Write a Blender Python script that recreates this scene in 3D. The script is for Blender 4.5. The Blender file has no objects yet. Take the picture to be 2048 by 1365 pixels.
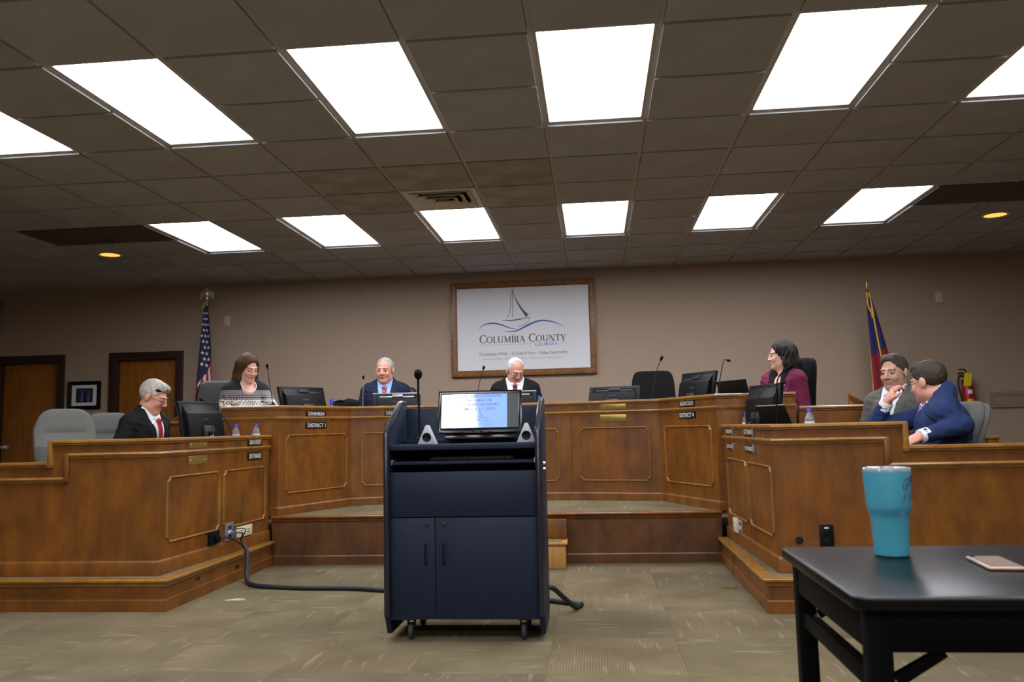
import bpy, bmesh, math, random
import numpy as np
from mathutils import Vector, Matrix

random.seed(7)
scene = bpy.context.scene
COL = scene.collection
R = math.radians

# ------------------------------------------------------------------ camera
YAW, PITCH, ROLL = -0.0987, 0.1040, -0.0230
FPX = 1642.38
def make_camera():
    cy, sy, cp, sp = math.cos(YAW), math.sin(YAW), math.cos(PITCH), math.sin(PITCH)
    fwd = Vector((sy*cp, cy*cp, sp))
    r0 = Vector((cy, -sy, 0)); u0 = r0.cross(fwd)
    right = r0*math.cos(ROLL) + u0*math.sin(ROLL)
    up = -r0*math.sin(ROLL) + u0*math.cos(ROLL)
    cam = bpy.data.cameras.new('camera'); o = bpy.data.objects.new('camera', cam); COL.objects.link(o)
    m = Matrix((right, up, -fwd)).transposed().to_4x4()
    m.translation = Vector((0.2479, -3.6845, 1.07))
    o.matrix_world = m
    cam.sensor_width = 36.0; cam.sensor_fit = 'HORIZONTAL'; cam.lens = FPX/2048*36.0
    cam.clip_start = 0.02; cam.clip_end = 60
    cam.dof.use_dof = True; cam.dof.focus_distance = 7.5; cam.dof.aperture_fstop = 5.6
    scene.camera = o
make_camera()

# ------------------------------------------------------------------ world, exposure
w = bpy.data.worlds.new('world'); scene.world = w; w.use_nodes = True
w.node_tree.nodes['Background'].inputs[0].default_value = (0.02, 0.02, 0.022, 1)
w.node_tree.nodes['Background'].inputs[1].default_value = 1.0
vs = scene.view_settings
vs.view_transform = 'Standard'; vs.look = 'None'; vs.gamma = 1.0; vs.use_curve_mapping = False
vs.exposure = 0.4
PANEL_EMIT = 11.0          # fluorescent ceiling panels
DOWNLIGHT_EMIT = 1.1

# ------------------------------------------------------------------ materials
def lin(c):
    if isinstance(c, str):
        c = [int(c[i:i+2], 16)/255 for i in (0, 2, 4)]
    return tuple((x/12.92 if x <= .04045 else ((x+.055)/1.055)**2.4) for x in c)
MATS = {}
class NT:
    def __init__(s, name):
        s.m = bpy.data.materials.new(name); s.m.use_nodes = True
        s.t = s.m.node_tree; s.b = s.t.nodes['Principled BSDF']
    def n(s, typ, **kw):
        nd = s.t.nodes.new(typ)
        for k, v in kw.items():
            if k in nd.bl_rna.properties: setattr(nd, k, v)
            else: nd.inputs[k.replace('_', ' ')].default_value = v
        return nd
    def l(s, a, b): s.t.links.new(a, b)
    def coord(s, out='Object', scale=(1, 1, 1), rot=(0, 0, 0)):
        tc = s.n('ShaderNodeTexCoord'); mp = s.n('ShaderNodeMapping')
        mp.inputs['Scale'].default_value = scale; mp.inputs['Rotation'].default_value = rot
        s.l(tc.outputs[out], mp.inputs['Vector']); return mp.outputs['Vector']
    def noise(s, vec, scale, detail=3, rough=.5):
        nd = s.n('ShaderNodeTexNoise'); nd.inputs['Scale'].default_value = scale
        nd.inputs['Detail'].default_value = detail; nd.inputs['Roughness'].default_value = rough
        s.l(vec, nd.inputs['Vector']); return nd.outputs['Fac']
    def ramp(s, fac, stops):
        nd = s.n('ShaderNodeValToRGB'); e = nd.color_ramp.elements
        while len(e) < len(stops): e.new(.5)
        for i, (p, c) in enumerate(stops):
            e[i].position = p; e[i].color = (*c, 1)
        s.l(fac, nd.inputs['Fac']); return nd.outputs['Color']
    def math(s, op, a, b=None, c=None):
        nd = s.n('ShaderNodeMath', operation=op)
        for i, x in enumerate((a, b, c)):
            if x is None: continue
            if isinstance(x, (int, float)): nd.inputs[i].default_value = x
            else: s.l(x, nd.inputs[i])
        return nd.outputs[0]
    def mix(s, fac, a, b, mode='MIX'):
        nd = s.n('ShaderNodeMix', data_type='RGBA', blend_type=mode)
        for i, x in ((0, fac), (6, a), (7, b)):
            if isinstance(x, (int, float)): nd.inputs[i].default_value = x
            elif isinstance(x, tuple): nd.inputs[i].default_value = (*x[:3], 1)
            else: s.l(x, nd.inputs[i])
        return nd.outputs[2]
    def bump(s, h, strength=.2, dist=.002):
        nd = s.n('ShaderNodeBump'); nd.inputs['Strength'].default_value = strength
        nd.inputs['Distance'].default_value = dist
        s.l(h, nd.inputs['Height']); s.l(nd.outputs[0], s.b.inputs['Normal'])
    def set(s, **kw):
        for k, v in kw.items(): s.b.inputs[k.replace('_', ' ')].default_value = v

def simple(name, col, rough=.5, metal=0., var=.08, scale=25., bump=0., bscale=200., spec=.5, coat=0.):
    t = NT(name); c = lin(col)
    v = t.coord()
    f = t.noise(v, scale)
    a = tuple(x*(1-var) for x in c); b = tuple(min(1, x*(1+var)) for x in c)
    t.l(t.ramp(f, [(.3, a), (.7, b)]), t.b.inputs['Base Color'])
    t.set(Roughness=rough, Metallic=metal)
    t.b.inputs['Specular IOR Level'].default_value = spec
    t.b.inputs['Coat Weight'].default_value = coat
    if bump: t.bump(t.noise(v, bscale, 2), bump, .002)
    MATS[name] = t.m
    return t.m

def wood(name, c_dark, c_mid, c_lite, grain=(14, 14, 1.2), rough=.38, blot=1.0):
    t = NT(name)
    g = t.noise(t.coord(scale=grain), 3.0, 6, .6)
    bl = t.noise(t.coord(scale=(1.7, 1.7, 1.2)), 2.2, 4, .6)
    fine = t.noise(t.coord(scale=(90, 90, 5)), 3, 2)
    base = t.ramp(g, [(.28, lin(c_dark)), (.5, lin(c_mid)), (.75, lin(c_lite))])
    bc = t.ramp(bl, [(.30, (1-.42*blot,)*3), (.60, (1.06, 1.06, 1.06))])
    col = t.mix(1.0, base, bc, 'MULTIPLY')
    fc = t.ramp(fine, [(.3, (.93, .92, .90)), (.65, (1.03, 1.03, 1.03))])
    col = t.mix(1.0, col, fc, 'MULTIPLY')
    t.l(col, t.b.inputs['Base Color'])
    t.l(t.ramp(bl, [(.3, (rough+.1,)*3), (.7, (rough-.05,)*3)]), t.b.inputs['Roughness'])
    t.b.inputs['Coat Weight'].default_value = .15; t.b.inputs['Coat Roughness'].default_value = .25
    t.bump(fine, .06, .0008)
    MATS[name] = t.m

wood('oak', '643a13', '7a4916', '88571c', grain=(4, 4, 1.5))
wood('oak_trim', '7a5222', '8c6228', '9c7234', grain=(4, 4, 4), rough=.3, blot=.5)
wood('oak_dark', '4a2c18', '5c391d', '694424', grain=(4, 4, 1.6), rough=.38)
wood('oak_pale', '9c6c34', 'b0803f', 'bd9050', rough=.45, blot=.4)
wood('door_wood', '824e16', '985e1c', 'a66c28', rough=.4, blot=.4)
wood('sign_wood', '6a4426', '7e5530', '94683e', grain=(6, 14, 14), rough=.3, blot=.5)
simple('door_frame_paint', '33201c', .45)
simple('cap_plate', 'a08a4a', .35, .6)
simple('brass', 'b39a52', .3, .75)
simple('chrome', 'd4d6d8', .32, .85, .03)
simple('silver', 'a7a9ad', .35, .7, .04)
simple('screw', 'd0d0c8', .3, .9)
simple('black_plastic', '0b0b0d', .5, 0, .1, spec=.18)
simple('black_gloss', '0b0b0d', .12, 0, .05)
simple('dark_grey_plastic', '2a2b2e', .45, spec=.3)
simple('grey_plastic', '86888b', .4)
simple('silver_plastic', '8f9194', .35, .3)
simple('leather_black', '0e1012', .45, 0, .15, 60, .25, 90, .4)
simple('fabric_black', '0a0a0c', .85, 0, .2, 60, .2, 400, .2)
simple('chair_grey', '63645f', .95, 0, .12, 140, .3, 500, .2)
simple('lectern_navy', '162135', .52, 0, .07, 60, .05, 300, .3)
simple('lectern_edge', '171b24', .26, 0, .06, spec=.7)
simple('rubber', '303234', .7)
simple('cable_black', '1b1c1f', .6)
simple('cream_plastic', 'd8cfae', .4, 0, .04)
simple('ivory_plate', 'c6bd94', .45, 0, .05)
simple('white_paint', 'd8d9d8', .5, 0, .03)
simple('grid_white', 'b0aaa2', .6, 0, .05)
simple('vent_metal', 'd0ccc6', .5, 0.0, .04)
simple('dark_tile', '4a423d', .8)
simple('sign_white', 'dcdde2', .45, 0, .015, 3)
simple('ink_grey', '55565a', .5, 0, .03)
simple('ink_light', '8d8f95', .5, 0, .03)
simple('ink_blue', '3c5fb0', .45, 0, .04)
simple('plate_black', '0d0d0e', .3)
simple('letter_white', 'e8e8e8', .5, 0, .02)
simple('table_black', '060607', .5, 0, .1, 40, .04, 250, .08)
simple('table_top', '08080a', .30, 0, .1, 40, .02, 250, .2)
simple('tumbler_teal', '3f8ea2', .28, 0, .03, 40, 0, 1, .5, .4)
simple('monogram', '3c3f4a', .4)
simple('phone_gold', 'b49a86', .35, .35, .04)
simple('phone_glass', '8d7c70', .2, 0, .04)
simple('vase_dark', '26222c', .35)
simple('red_paint', '9c1218', .3, 0, .06)
simple('tag_yellow', 'd8c411', .5)
simple('hose_black', '141414', .5)
simple('flag_white', 'cfcfcd', .8, 0, .05, 60)
simple('flag_red', 'a01c24', .8, 0, .08, 60)
simple('flag_navy', '1c2140', .8, 0, .1, 60)
simple('flag_maroon', '7a141f', .8, 0, .1, 40)
simple('flag_blue', '1c1f55', .8, 0, .1, 40)
simple('gold_fringe', 'c08a18', .55, .2, .15, 80)
simple('gold_metal', 'c2a76a', .25, .9)
simple('bottle_cap', '2f3fd0', .4)
simple('photo_dark', '2a2a35', .4, 0, .5, 14)
simple('photo_blue', '4a5a9a', .4, 0, .3, 20)
simple('tie_red', 'a0162a', .55, 0, .1, 60)
simple('hole_black', '050505', .9)
simple('white_cloth', 'e2e4ea', .8, 0, .03, 60)
simple('blue_cloth', '93aee8', .8, 0, .03, 60)
simple('eye_white', '9c928a', .35, 0, .02)
simple('eye_dark', '1d1714', .2, 0, .05)
simple('glasses_metal', '3a3634', .3, .6)
simple('badge_gold', 'b8a050', .3, .7)
simple('pearl', 'e6e0d2', .3)
simple('speaker_grey', 'b9bcc0', .45, 0, .03)
simple('wall_panel_paint', '8b7b66', .6, 0, .04)

def glass_mat(name, col, rough=.05, trans=1.0, ior=1.45):
    t = NT(name); t.set(Roughness=rough, IOR=ior)
    t.b.inputs['Base Color'].default_value = (*lin(col), 1)
    t.b.inputs['Transmission Weight'].default_value = trans
    MATS[name] = t.m
glass_mat('bottle_plastic', 'e8eef0', .08, .85, 1.3)
glass_mat('tumbler_lid', 'dfe6ea', .08, .8, 1.45)
glass_mat('lens_glass', 'f2f4f4', .02, .95, 1.15)

def wall_mat():
    t = NT('wall_vinyl'); v = t.coord(scale=(1, 1, 1))
    f = t.noise(v, 180, 3, .6); g = t.noise(t.coord(scale=(60, 60, 2.5)), 3, 3)
    c = lin('a5907c')
    m = t.mix(.5, f, g)
    t.l(t.ramp(m, [(.3, tuple(x*.9 for x in c)), (.7, tuple(x*1.1 for x in c))]), t.b.inputs['Base Color'])
    t.set(Roughness=.7); t.bump(f, .15, .001)
    MATS['wall_vinyl'] = t.m
wall_mat()

def tile_mat(name, col, stain=0):
    t = NT(name); v = t.coord()
    oi = t.n('ShaderNodeObjectInfo')
    sp = t.noise(v, 110, 2, .7); big = t.noise(v, 3, 2)
    c = lin(col)
    holes = t.ramp(sp, [(.30, tuple(x*.55 for x in c)), (.40, c)])
    tone = t.ramp(oi.outputs['Random'], [(0, (.93, .92, .90)), (1, (1.03, 1.03, 1.04))])
    col2 = t.mix(1.0, holes, tone, 'MULTIPLY')
    col2 = t.mix(1.0, col2, t.ramp(big, [(.35, (.94, .93, .91)), (.65, (1.03, 1.03, 1.03))]), 'MULTIPLY')
    if stain:
        col2 = t.mix(1.0, col2, t.ramp(t.noise(v, 4, 4), [(.35, (.80, .72, .60)), (.7, (1, .98, .95))]), 'MULTIPLY')
    t.l(col2, t.b.inputs['Base Color']); t.set(Roughness=.95)
    t.b.inputs['Specular IOR Level'].default_value = .1
    t.bump(sp, .35, .002)
    MATS[name] = t.m
tile_mat('ceiling_tile', 'a9acb0')
tile_mat('ceiling_tile_stained', 'a9acb0', 1)

def carpet_mat(name):
    t = NT(name); v = t.coord()
    oi = t.n('ShaderNodeObjectInfo')
    lines = t.n('ShaderNodeTexWave'); lines.inputs['Scale'].default_value = 24; lines.inputs['Distortion'].default_value = .6
    lines.inputs['Detail'].default_value = 1
    t.l(v, lines.inputs['Vector'])
    addv = t.n('ShaderNodeVectorMath', operation='ADD')
    mulv = t.n('ShaderNodeVectorMath', operation='SCALE')
    cmb = t.n('ShaderNodeCombineXYZ'); t.l(oi.outputs['Random'], cmb.inputs[0]); t.l(oi.outputs['Random'], cmb.inputs[1])
    t.l(cmb.outputs[0], mulv.inputs[0]); mulv.inputs['Scale'].default_value = 37
    t.l(v, addv.inputs[0]); t.l(mulv.outputs[0], addv.inputs[1])
    mp = t.n('ShaderNodeMapping'); mp.inputs['Scale'].default_value = (26, 3.2, 1); t.l(addv.outputs[0], mp.inputs['Vector'])
    st = t.noise(mp.outputs[0], 1.0, 2, .5)
    fz = t.noise(v, 420, 2, .7)
    blot = t.noise(addv.outputs[0], 2.3, 3)
    base = t.ramp(blot, [(.3, lin('625844')), (.7, lin('766b54'))])
    base = t.mix(1.0, base, t.ramp(oi.outputs['Random'], [(0, (.90, .90, .92)), (.5, (1, 1, .98)), (1, (1.08, 1.06, 1.03))]), 'MULTIPLY')
    base = t.mix(1.0, base, t.ramp(lines.outputs['Fac'], [(.2, (.86, .86, .86)), (.8, (1.10, 1.10, 1.10))]), 'MULTIPLY')
    base = t.mix(t.ramp(st, [(.60, (0, 0, 0)), (.70, (.38, .38, .38))]), base, lin('958c7a'))
    base = t.mix(1.0, base, t.ramp(fz, [(.3, (.75, .75, .75)), (.7, (1.2, 1.2, 1.2))]), 'MULTIPLY')
    t.l(base, t.b.inputs['Base Color']); t.set(Roughness=1.0)
    t.b.inputs['Specular IOR Level'].default_value = .05
    t.bump(fz, .5, .004)
    MATS[name] = t.m
carpet_mat('carpet')

def emit_mat(name, col, strength, rough=.4):
    t = NT(name)
    t.b.inputs['Base Color'].default_value = (*lin(col), 1)
    t.b.inputs['Emission Color'].default_value = (*lin(col), 1)
    t.b.inputs['Emission Strength'].default_value = strength
    t.set(Roughness=rough)
    if rough < .1: t.b.inputs['Specular IOR Level'].default_value = 1.0
    MATS[name] = t.m
emit_mat('panel_light', 'f7f8ff', PANEL_EMIT)
emit_mat('lamp_warm', 'ffb950', DOWNLIGHT_EMIT)
emit_mat('screen_blue', '7f9ff0', .5, .05)
emit_mat('screen_bar', '4a4d50', .35, .05)
emit_mat('screen_text', '4b4f78', .25, .2)
emit_mat('led_blue', '3050ff', 6.0)

def cloth(name, col, var=.1, sc=70):
    return simple(name, col, .85, 0, var, sc, .25, 500, .25)
cloth('suit_black', '141517'); cloth('suit_navy', '1a2138'); cloth('suit_blue', '223159'); cloth('suit_grey', '5c5a57')
cloth('blazer_berry', '6f2444'); cloth('top_black', '0f0e10'); cloth('trousers_dark', '15161b')
def checker_tie(name, a, b, sc):
    t = NT(name); v = t.coord(scale=(sc, sc, sc))
    ck = t.n('ShaderNodeTexVoronoi'); t.l(v, ck.inputs['Vector']); ck.inputs['Scale'].default_value = 1
    t.l(t.ramp(ck.outputs['Distance'], [(.30, lin(b)), (.42, lin(a))]), t.b.inputs['Base Color'])
    t.set(Roughness=.6); MATS[name] = t.m
checker_tie('tie_crimson_dots', '98163a', 'b88aa0', 70)
checker_tie('tie_dark_red', '6e0e18', '1c0a10', 60)
checker_tie('tie_green_navy', '16283a', '2f5a50', 45)
def stripe_mat(name, a, b, sc, rot):
    t = NT(name); wv = t.n('ShaderNodeTexWave'); wv.inputs['Scale'].default_value = sc
    t.l(t.coord(rot=rot), wv.inputs['Vector'])
    t.l(t.ramp(wv.outputs['Fac'], [(.45, lin(a)), (.55, lin(b))]), t.b.inputs['Base Color'])
    t.set(Roughness=.6); MATS[name] = t.m
stripe_mat('tie_stripe', 'cdb8d2', '6a5a86', 22, (0, .7, 0))

def sweater_mat():
    t = NT('sweater_pattern'); tc = t.n('ShaderNodeTexCoord'); sx = t.n('ShaderNodeSeparateXYZ')
    t.l(tc.outputs['Object'], sx.inputs[0])
    x, y, z = sx.outputs
    ang = t.math('ADD', x, t.math('MULTIPLY', y, .8))
    # vertical dashes
    dash = t.math('GREATER_THAN', t.math('SINE', t.math('MULTIPLY', t.math('ADD', ang, t.math('MULTIPLY', z, .45)), 560)), .1)
    row = t.math('GREATER_THAN', t.math('SINE', t.math('MULTIPLY', z, 330)), -.45)
    dash = t.math('MULTIPLY', dash, row)
    # interlinked rings
    u = t.math('SUBTRACT', t.math('FRACT', t.math('MULTIPLY', ang, 17)), .5)
    vz = t.math('MULTIPLY', t.math('SUBTRACT', z, .938), 17)
    r = t.math('SQRT', t.math('ADD', t.math('MULTIPLY', u, u), t.math('MULTIPLY', vz, vz)))
    ring = t.math('LESS_THAN', t.math('ABSOLUTE', t.math('SUBTRACT', r, .40)), .075)
    u2 = t.math('SUBTRACT', t.math('FRACT', t.math('ADD', t.math('MULTIPLY', ang, 17), .5)), .5)
    r2 = t.math('SQRT', t.math('ADD', t.math('MULTIPLY', u2, u2), t.math('MULTIPLY', vz, vz)))
    ring2 = t.math('LESS_THAN', t.math('ABSOLUTE', t.math('SUBTRACT', r2, .40)), .075)
    ring = t.math('MAXIMUM', ring, ring2)
    dk, wt, gy = lin('141317'), lin('d6d0c6'), lin('8f8b8c')
    c_dash = t.mix(dash, dk, lin('bdb8b4')); c_ring = t.mix(ring, lin('4a474b'), wt)
    grey = t.mix(dash, lin('6e6a6d'), gy)
    low = t.math('LESS_THAN', z, .970); mid = t.math('LESS_THAN', z, 1.005); upr = t.math('LESS_THAN', z, 1.05)
    c = t.mix(upr, dk, grey); c = t.mix(mid, c, c_dash); c = t.mix(low, c, c_ring)
    low2 = t.math('LESS_THAN', z, .906); c = t.mix(low2, c, grey)
    t.l(c, t.b.inputs['Base Color']); t.set(Roughness=.9)
    t.bump(t.noise(tc.outputs['Object'], 300, 2), .3, .002)
    MATS['sweater_pattern'] = t.m
sweater_mat()

def skin_mat(name, col):
    t = NT(name); at = t.n('ShaderNodeVertexColor', layer_name='Col')
    c = lin(col)
    f = t.noise(t.coord(), 40, 3)
    base = t.ramp(f, [(.3, tuple(x*.93 for x in c)), (.7, tuple(min(1, x*1.06) for x in c))])
    t.l(t.mix(1.0, base, at.outputs['Color'], 'MULTIPLY'), t.b.inputs['Base Color'])
    t.set(Roughness=.5); t.b.inputs['Subsurface Weight'].default_value = .08
    t.b.inputs['Subsurface Radius'].default_value = (.01, .004, .002)
    MATS[name] = t.m
skin_mat('skin_ruddy', 'd09682'); skin_mat('skin_fair', 'dcac98'); skin_mat('skin_tan', 'c99e88')
def hair_mat(name, a, b, rough=.55, sc=(120, 120, 14)):
    t = NT(name); f = t.noise(t.coord(scale=sc), 1.0, 3, .6)
    t.l(t.ramp(f, [(.3, lin(a)), (.7, lin(b))]), t.b.inputs['Base Color'])
    t.set(Roughness=rough); t.b.inputs['Specular IOR Level'].default_value = .25; t.bump(f, .5, .004); MATS[name] = t.m
hair_mat('hair_silver', '8f8a80', 'c9c3b6'); hair_mat('hair_white', 'b9b5ae', 'dcd8d0')
hair_mat('hair_grey', '8b8a88', 'b8b6b2'); hair_mat('hair_saltpepper', '38322b', '5e564c', .65)
hair_mat('hair_darkgrey', '2a241d', '463d33', .65)
hair_mat('hair_brown', '2c1a11', '573a26', .6, (60, 60, 6)); hair_mat('hair_black', '0d0a0a', '2a1f1b', .62, (60, 60, 6))

# ------------------------------------------------------------------ mesh helpers
def world_off(o):
    v = Vector((0, 0, 0))
    while o is not None:
        v += o.location; o = o.parent
    return v

class MB:
    def __init__(s): s.v = []; s.f = []; s.m = []
    def add(s, vs_, fs, mi=0):
        n = len(s.v); s.v.extend([tuple(p) for p in vs_])
        for f in fs: s.f.append(tuple(i+n for i in f)); s.m.append(mi)
        return s
    def box(s, x0, y0, z0, x1, y1, z1, mi=0):
        if x0 > x1: x0, x1 = x1, x0
        if y0 > y1: y0, y1 = y1, y0
        if z0 > z1: z0, z1 = z1, z0
        return s.add([(x0,y0,z0),(x1,y0,z0),(x1,y1,z0),(x0,y1,z0),(x0,y0,z1),(x1,y0,z1),(x1,y1,z1),(x0,y1,z1)],
              [(3,2,1,0),(4,5,6,7),(0,1,5,4),(1,2,6,5),(2,3,7,6),(3,0,4,7)], mi)
    def prism(s, pts, z0, z1, mi=0):           # pts ccw in xy
        n = len(pts)
        return s.add([(x, y, z0) for x, y in pts]+[(x, y, z1) for x, y in pts],
            [tuple(range(n-1, -1, -1)), tuple(range(n, 2*n))]+[(i, (i+1) % n, n+(i+1) % n, n+i) for i in range(n)], mi)
    def extr(s, pts3, d, mi=0):                # planar polygon extruded by vector d
        n = len(pts3); d = Vector(d); a = [Vector(p) for p in pts3]
        return s.add(a+[p+d for p in a], [tuple(range(n-1, -1, -1)), tuple(range(n, 2*n))]+[(i, (i+1) % n, n+(i+1) % n, n+i) for i in range(n)], mi)
    def cone(s, p0, p1, r0, r1, n=12, mi=0):
        p0, p1 = Vector(p0), Vector(p1); d = (p1-p0).normalized()
        a = d.orthogonal().normalized(); b = d.cross(a); vv = []
        for p, r in ((p0, r0), (p1, r1)):
            for i in range(n):
                t = 2*math.pi*i/n; vv.append(p+a*r*math.cos(t)+b*r*math.sin(t))
        return s.add(vv, [tuple(range(n-1, -1, -1)), tuple(range(n, 2*n))]+[(i, (i+1) % n, n+(i+1) % n, n+i) for i in range(n)], mi)
    def tube(s, pts, r, n=8, closed=False, mi=0):
        P = [Vector(p) for p in pts]; m = len(P); rr = r if isinstance(r, (list, tuple)) else [r]*m
        vv = []; prev = None
        for i in range(m):
            if closed: d = (P[(i+1) % m]-P[i-1]).normalized()
            else: d = (P[min(i+1, m-1)]-P[max(i-1, 0)]).normalized()
            if prev is None: a = d.orthogonal().normalized()
            else:
                a = prev-d*prev.dot(d); a = a.normalized() if a.length > 1e-6 else d.orthogonal().normalized()
            prev = a; b = d.cross(a)
            for k in range(n):
                t = 2*math.pi*k/n; vv.append(P[i]+(a*math.cos(t)+b*math.sin(t))*rr[i])
        ff = []
        for i in range(m if closed else m-1):
            j = (i+1) % m
            for k in range(n): ff.append((i*n+k, i*n+(k+1) % n, j*n+(k+1) % n, j*n+k))
        if not closed: ff += [tuple(range(n-1, -1, -1)), tuple(range((m-1)*n, m*n))]
        return s.add(vv, ff, mi)
    def lathe(s, prof, c=(0, 0, 0), n=24, mi=0, axis='z'):
        vv = []; ff = []; m = len(prof)
        for r, z in prof:
            for k in range(n):
                t = 2*math.pi*k/n; x, y = r*math.cos(t), r*math.sin(t)
                p = (x, y, z) if axis == 'z' else ((x, z, y) if axis == 'y' else (z, x, y))
                vv.append((c[0]+p[0], c[1]+p[1], c[2]+p[2]))
        for i in range(m-1):
            for k in range(n): ff.append((i*n+k, i*n+(k+1) % n, (i+1)*n+(k+1) % n, (i+1)*n+k))
        if prof[0][0] > .002 and prof[-1][0] > .002 and abs(prof[0][0]-prof[-1][0]) < .012:
            for k in range(n): ff.append(((m-1)*n+k, (m-1)*n+(k+1) % n, (k+1) % n, k))
        else: ff += [tuple(range(n-1, -1, -1)), tuple(range((m-1)*n, m*n))]
        return s.add(vv, ff, mi)
    def sweep(s, path, prof, closed=False, frame=None, mi=0):
        """path: 2-D points; prof: (n, w) with n along the right-hand normal of travel, w along the third axis.
        frame=(origin, ex, ey, ez) maps the path plane into space (default xy plane, w = z)."""
        o, ex, ey, ez = frame or (Vector((0,0,0)), Vector((1,0,0)), Vector((0,1,0)), Vector((0,0,1)))
        P = [Vector(p) for p in path]; m = len(P); k = len(prof); vv = []
        def nrm(a, b):
            d = (b-a).normalized(); return Vector((d.y, -d.x))
        for i in range(m):
            if closed: n1, n2 = nrm(P[i-1], P[i]), nrm(P[i], P[(i+1) % m])
            else:
                n1 = nrm(P[max(i-1, 0)], P[max(i-1, 0)+1]) ; n2 = nrm(P[min(i, m-2)], P[min(i, m-2)+1])
            b = (n1+n2); b = b/max(.3, b.dot(n1)) if b.length > 1e-6 else n1
            for n_, w_ in prof:
                q = P[i]+b*n_; vv.append(o+ex*q.x+ey*q.y+ez*w_)
        ff = []
        for i in range(m if closed else m-1):
            j = (i+1) % m
            for a in range(k): ff.append((i*k+a, i*k+(a+1) % k, j*k+(a+1) % k, j*k+a))
        if not closed: ff += [tuple(range(k-1, -1, -1)), tuple(range((m-1)*k, m*k))]
        return s.add(vv, ff, mi)
    def sq(s, c, r, e1=.4, e2=.4, nu=20, nv=12, fn=None, mi=0):      # superquadric cushion
        f = lambda w, e: math.copysign(abs(w)**e, w)
        vv = []; ff = []
        for i in range(nv+1):
            v = -math.pi/2+math.pi*i/nv
            for j in range(nu):
                u = 2*math.pi*j/nu
                p = (r[0]*f(math.cos(v), e1)*f(math.cos(u), e2), r[1]*f(math.cos(v), e1)*f(math.sin(u), e2), r[2]*f(math.sin(v), e1))
                if fn: p = fn(*p)
                vv.append((c[0]+p[0], c[1]+p[1], c[2]+p[2]))
        for i in range(nv):
            for j in range(nu): ff.append((i*nu+j, i*nu+(j+1) % nu, (i+1)*nu+(j+1) % nu, (i+1)*nu+j))
        return s.add(vv, ff, mi)
    def xf(s, mat, start=0):
        s.v[start:] = [tuple(mat @ Vector(p)) for p in s.v[start:]]; return s
    def mesh(s, name, mats, off=(0, 0, 0), smooth=30, bevel=0, seg=2):
        bm = bmesh.new(); off = Vector(off)
        bv = [bm.verts.new(Vector(p)-off) for p in s.v]
        for f, mi in zip(s.f, s.m):
            try: fc = bm.faces.new([bv[i] for i in f]); fc.material_index = mi
            except ValueError: pass
        bmesh.ops.remove_doubles(bm, verts=bm.verts, dist=1e-6)
        bmesh.ops.recalc_face_normals(bm, faces=bm.faces)
        if bevel:
            ed = [e for e in bm.edges if len(e.link_faces) == 2 and e.calc_face_angle(0) > R(25)]
            bmesh.ops.bevel(bm, geom=ed, offset=bevel, segments=seg, profile=.5, affect='EDGES', clamp_overlap=True)
        me = bpy.data.meshes.new(name); bm.to_mesh(me); bm.free()
        for m in (mats if isinstance(mats, (list, tuple)) else [mats]): me.materials.append(MATS[m])
        if smooth:
            me.polygons.foreach_set('use_smooth', [True]*len(me.polygons)); me.set_sharp_from_angle(angle=R(smooth))
        return me
    def build(s, name, mats, parent=None, smooth=30, bevel=0, local=False, seg=2):
        off = Vector((0, 0, 0)) if (local or parent is None) else world_off(parent)
        me = s.mesh(name, mats, off, smooth, bevel, seg)
        o = bpy.data.objects.new(name, me); COL.objects.link(o)
        if parent is not None: o.parent = parent
        return o

def tag(o, label=None, cat=None, group=None, kind=None):
    if label: o['label'] = label
    if cat: o['category'] = cat
    if group: o['group'] = group
    if kind: o['kind'] = kind
    return o
def thing(name, loc, label, cat, rotz=0, group=None):
    o = bpy.data.objects.new(name, None); COL.objects.link(o); o.empty_display_size = .1
    o.location = loc; o.rotation_euler = (0, 0, rotz)
    return tag(o, label, cat, group)
def solo(mb, name, mats, base, label, cat, group=None, smooth=30, bevel=0):
    """a thing that is one mesh, origin at its base"""
    me = mb.mesh(name, mats, base, smooth, bevel)
    o = bpy.data.objects.new(name, me); COL.objects.link(o); o.location = base
    return tag(o, label, cat, group)
def inst(src, name, parent, loc, rot=(0, 0, 0)):
    o = bpy.data.objects.new(name, src); COL.objects.link(o); o.parent = parent; o.location = loc; o.rotation_euler = rot
    return o
def copy_tree(o, parent=None):
    c = o.copy(); COL.objects.link(c); c.parent = parent
    for ch in list(o.children): copy_tree(ch, c)
    return c
def struct(o): o['kind'] = 'structure'; return o
def spline(pts, n=8):
    P = [Vector(p) for p in pts]; out = []
    for i in range(len(P)-1):
        p0, p1, p2, p3 = P[max(i-1, 0)], P[i], P[i+1], P[min(i+2, len(P)-1)]
        for k in range(n):
            t = k/n
            out.append(.5*((2*p1)+(p2-p0)*t+(2*p0-5*p1+4*p2-p3)*t*t+(3*p1-p0-3*p2+p3)*t**3))
    out.append(P[-1]); return out

# lettering ----------------------------------------------------------------
def text_geo(body, h, width=None, bold=0.0):
    """flat sans lettering (verts 2-D, faces), cap height h, centred on x, baseline 0"""
    cu = bpy.data.curves.new('t', 'FONT'); cu.body = body; cu.size = 1; cu.resolution_u = 2; cu.offset = bold
    ob = bpy.data.objects.new('t', cu); COL.objects.link(ob)
    bpy.context.view_layer.update()
    me = bpy.data.meshes.new_from_object(ob.evaluated_get(bpy.context.evaluated_depsgraph_get()))
    v = [(p.co.x, p.co.y) for p in me.vertices]; f = [tuple(p.vertices) for p in me.polygons]
    bpy.data.objects.remove(ob); bpy.data.curves.remove(cu); bpy.data.meshes.remove(me)
    if not v: return [], []
    x0, x1 = min(p[0] for p in v), max(p[0] for p in v)
    s = h/.69; sx = s if width is None else width/(x1-x0)
    return [((x-(x0+x1)/2)*sx, y*s) for x, y in v], f
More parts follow.
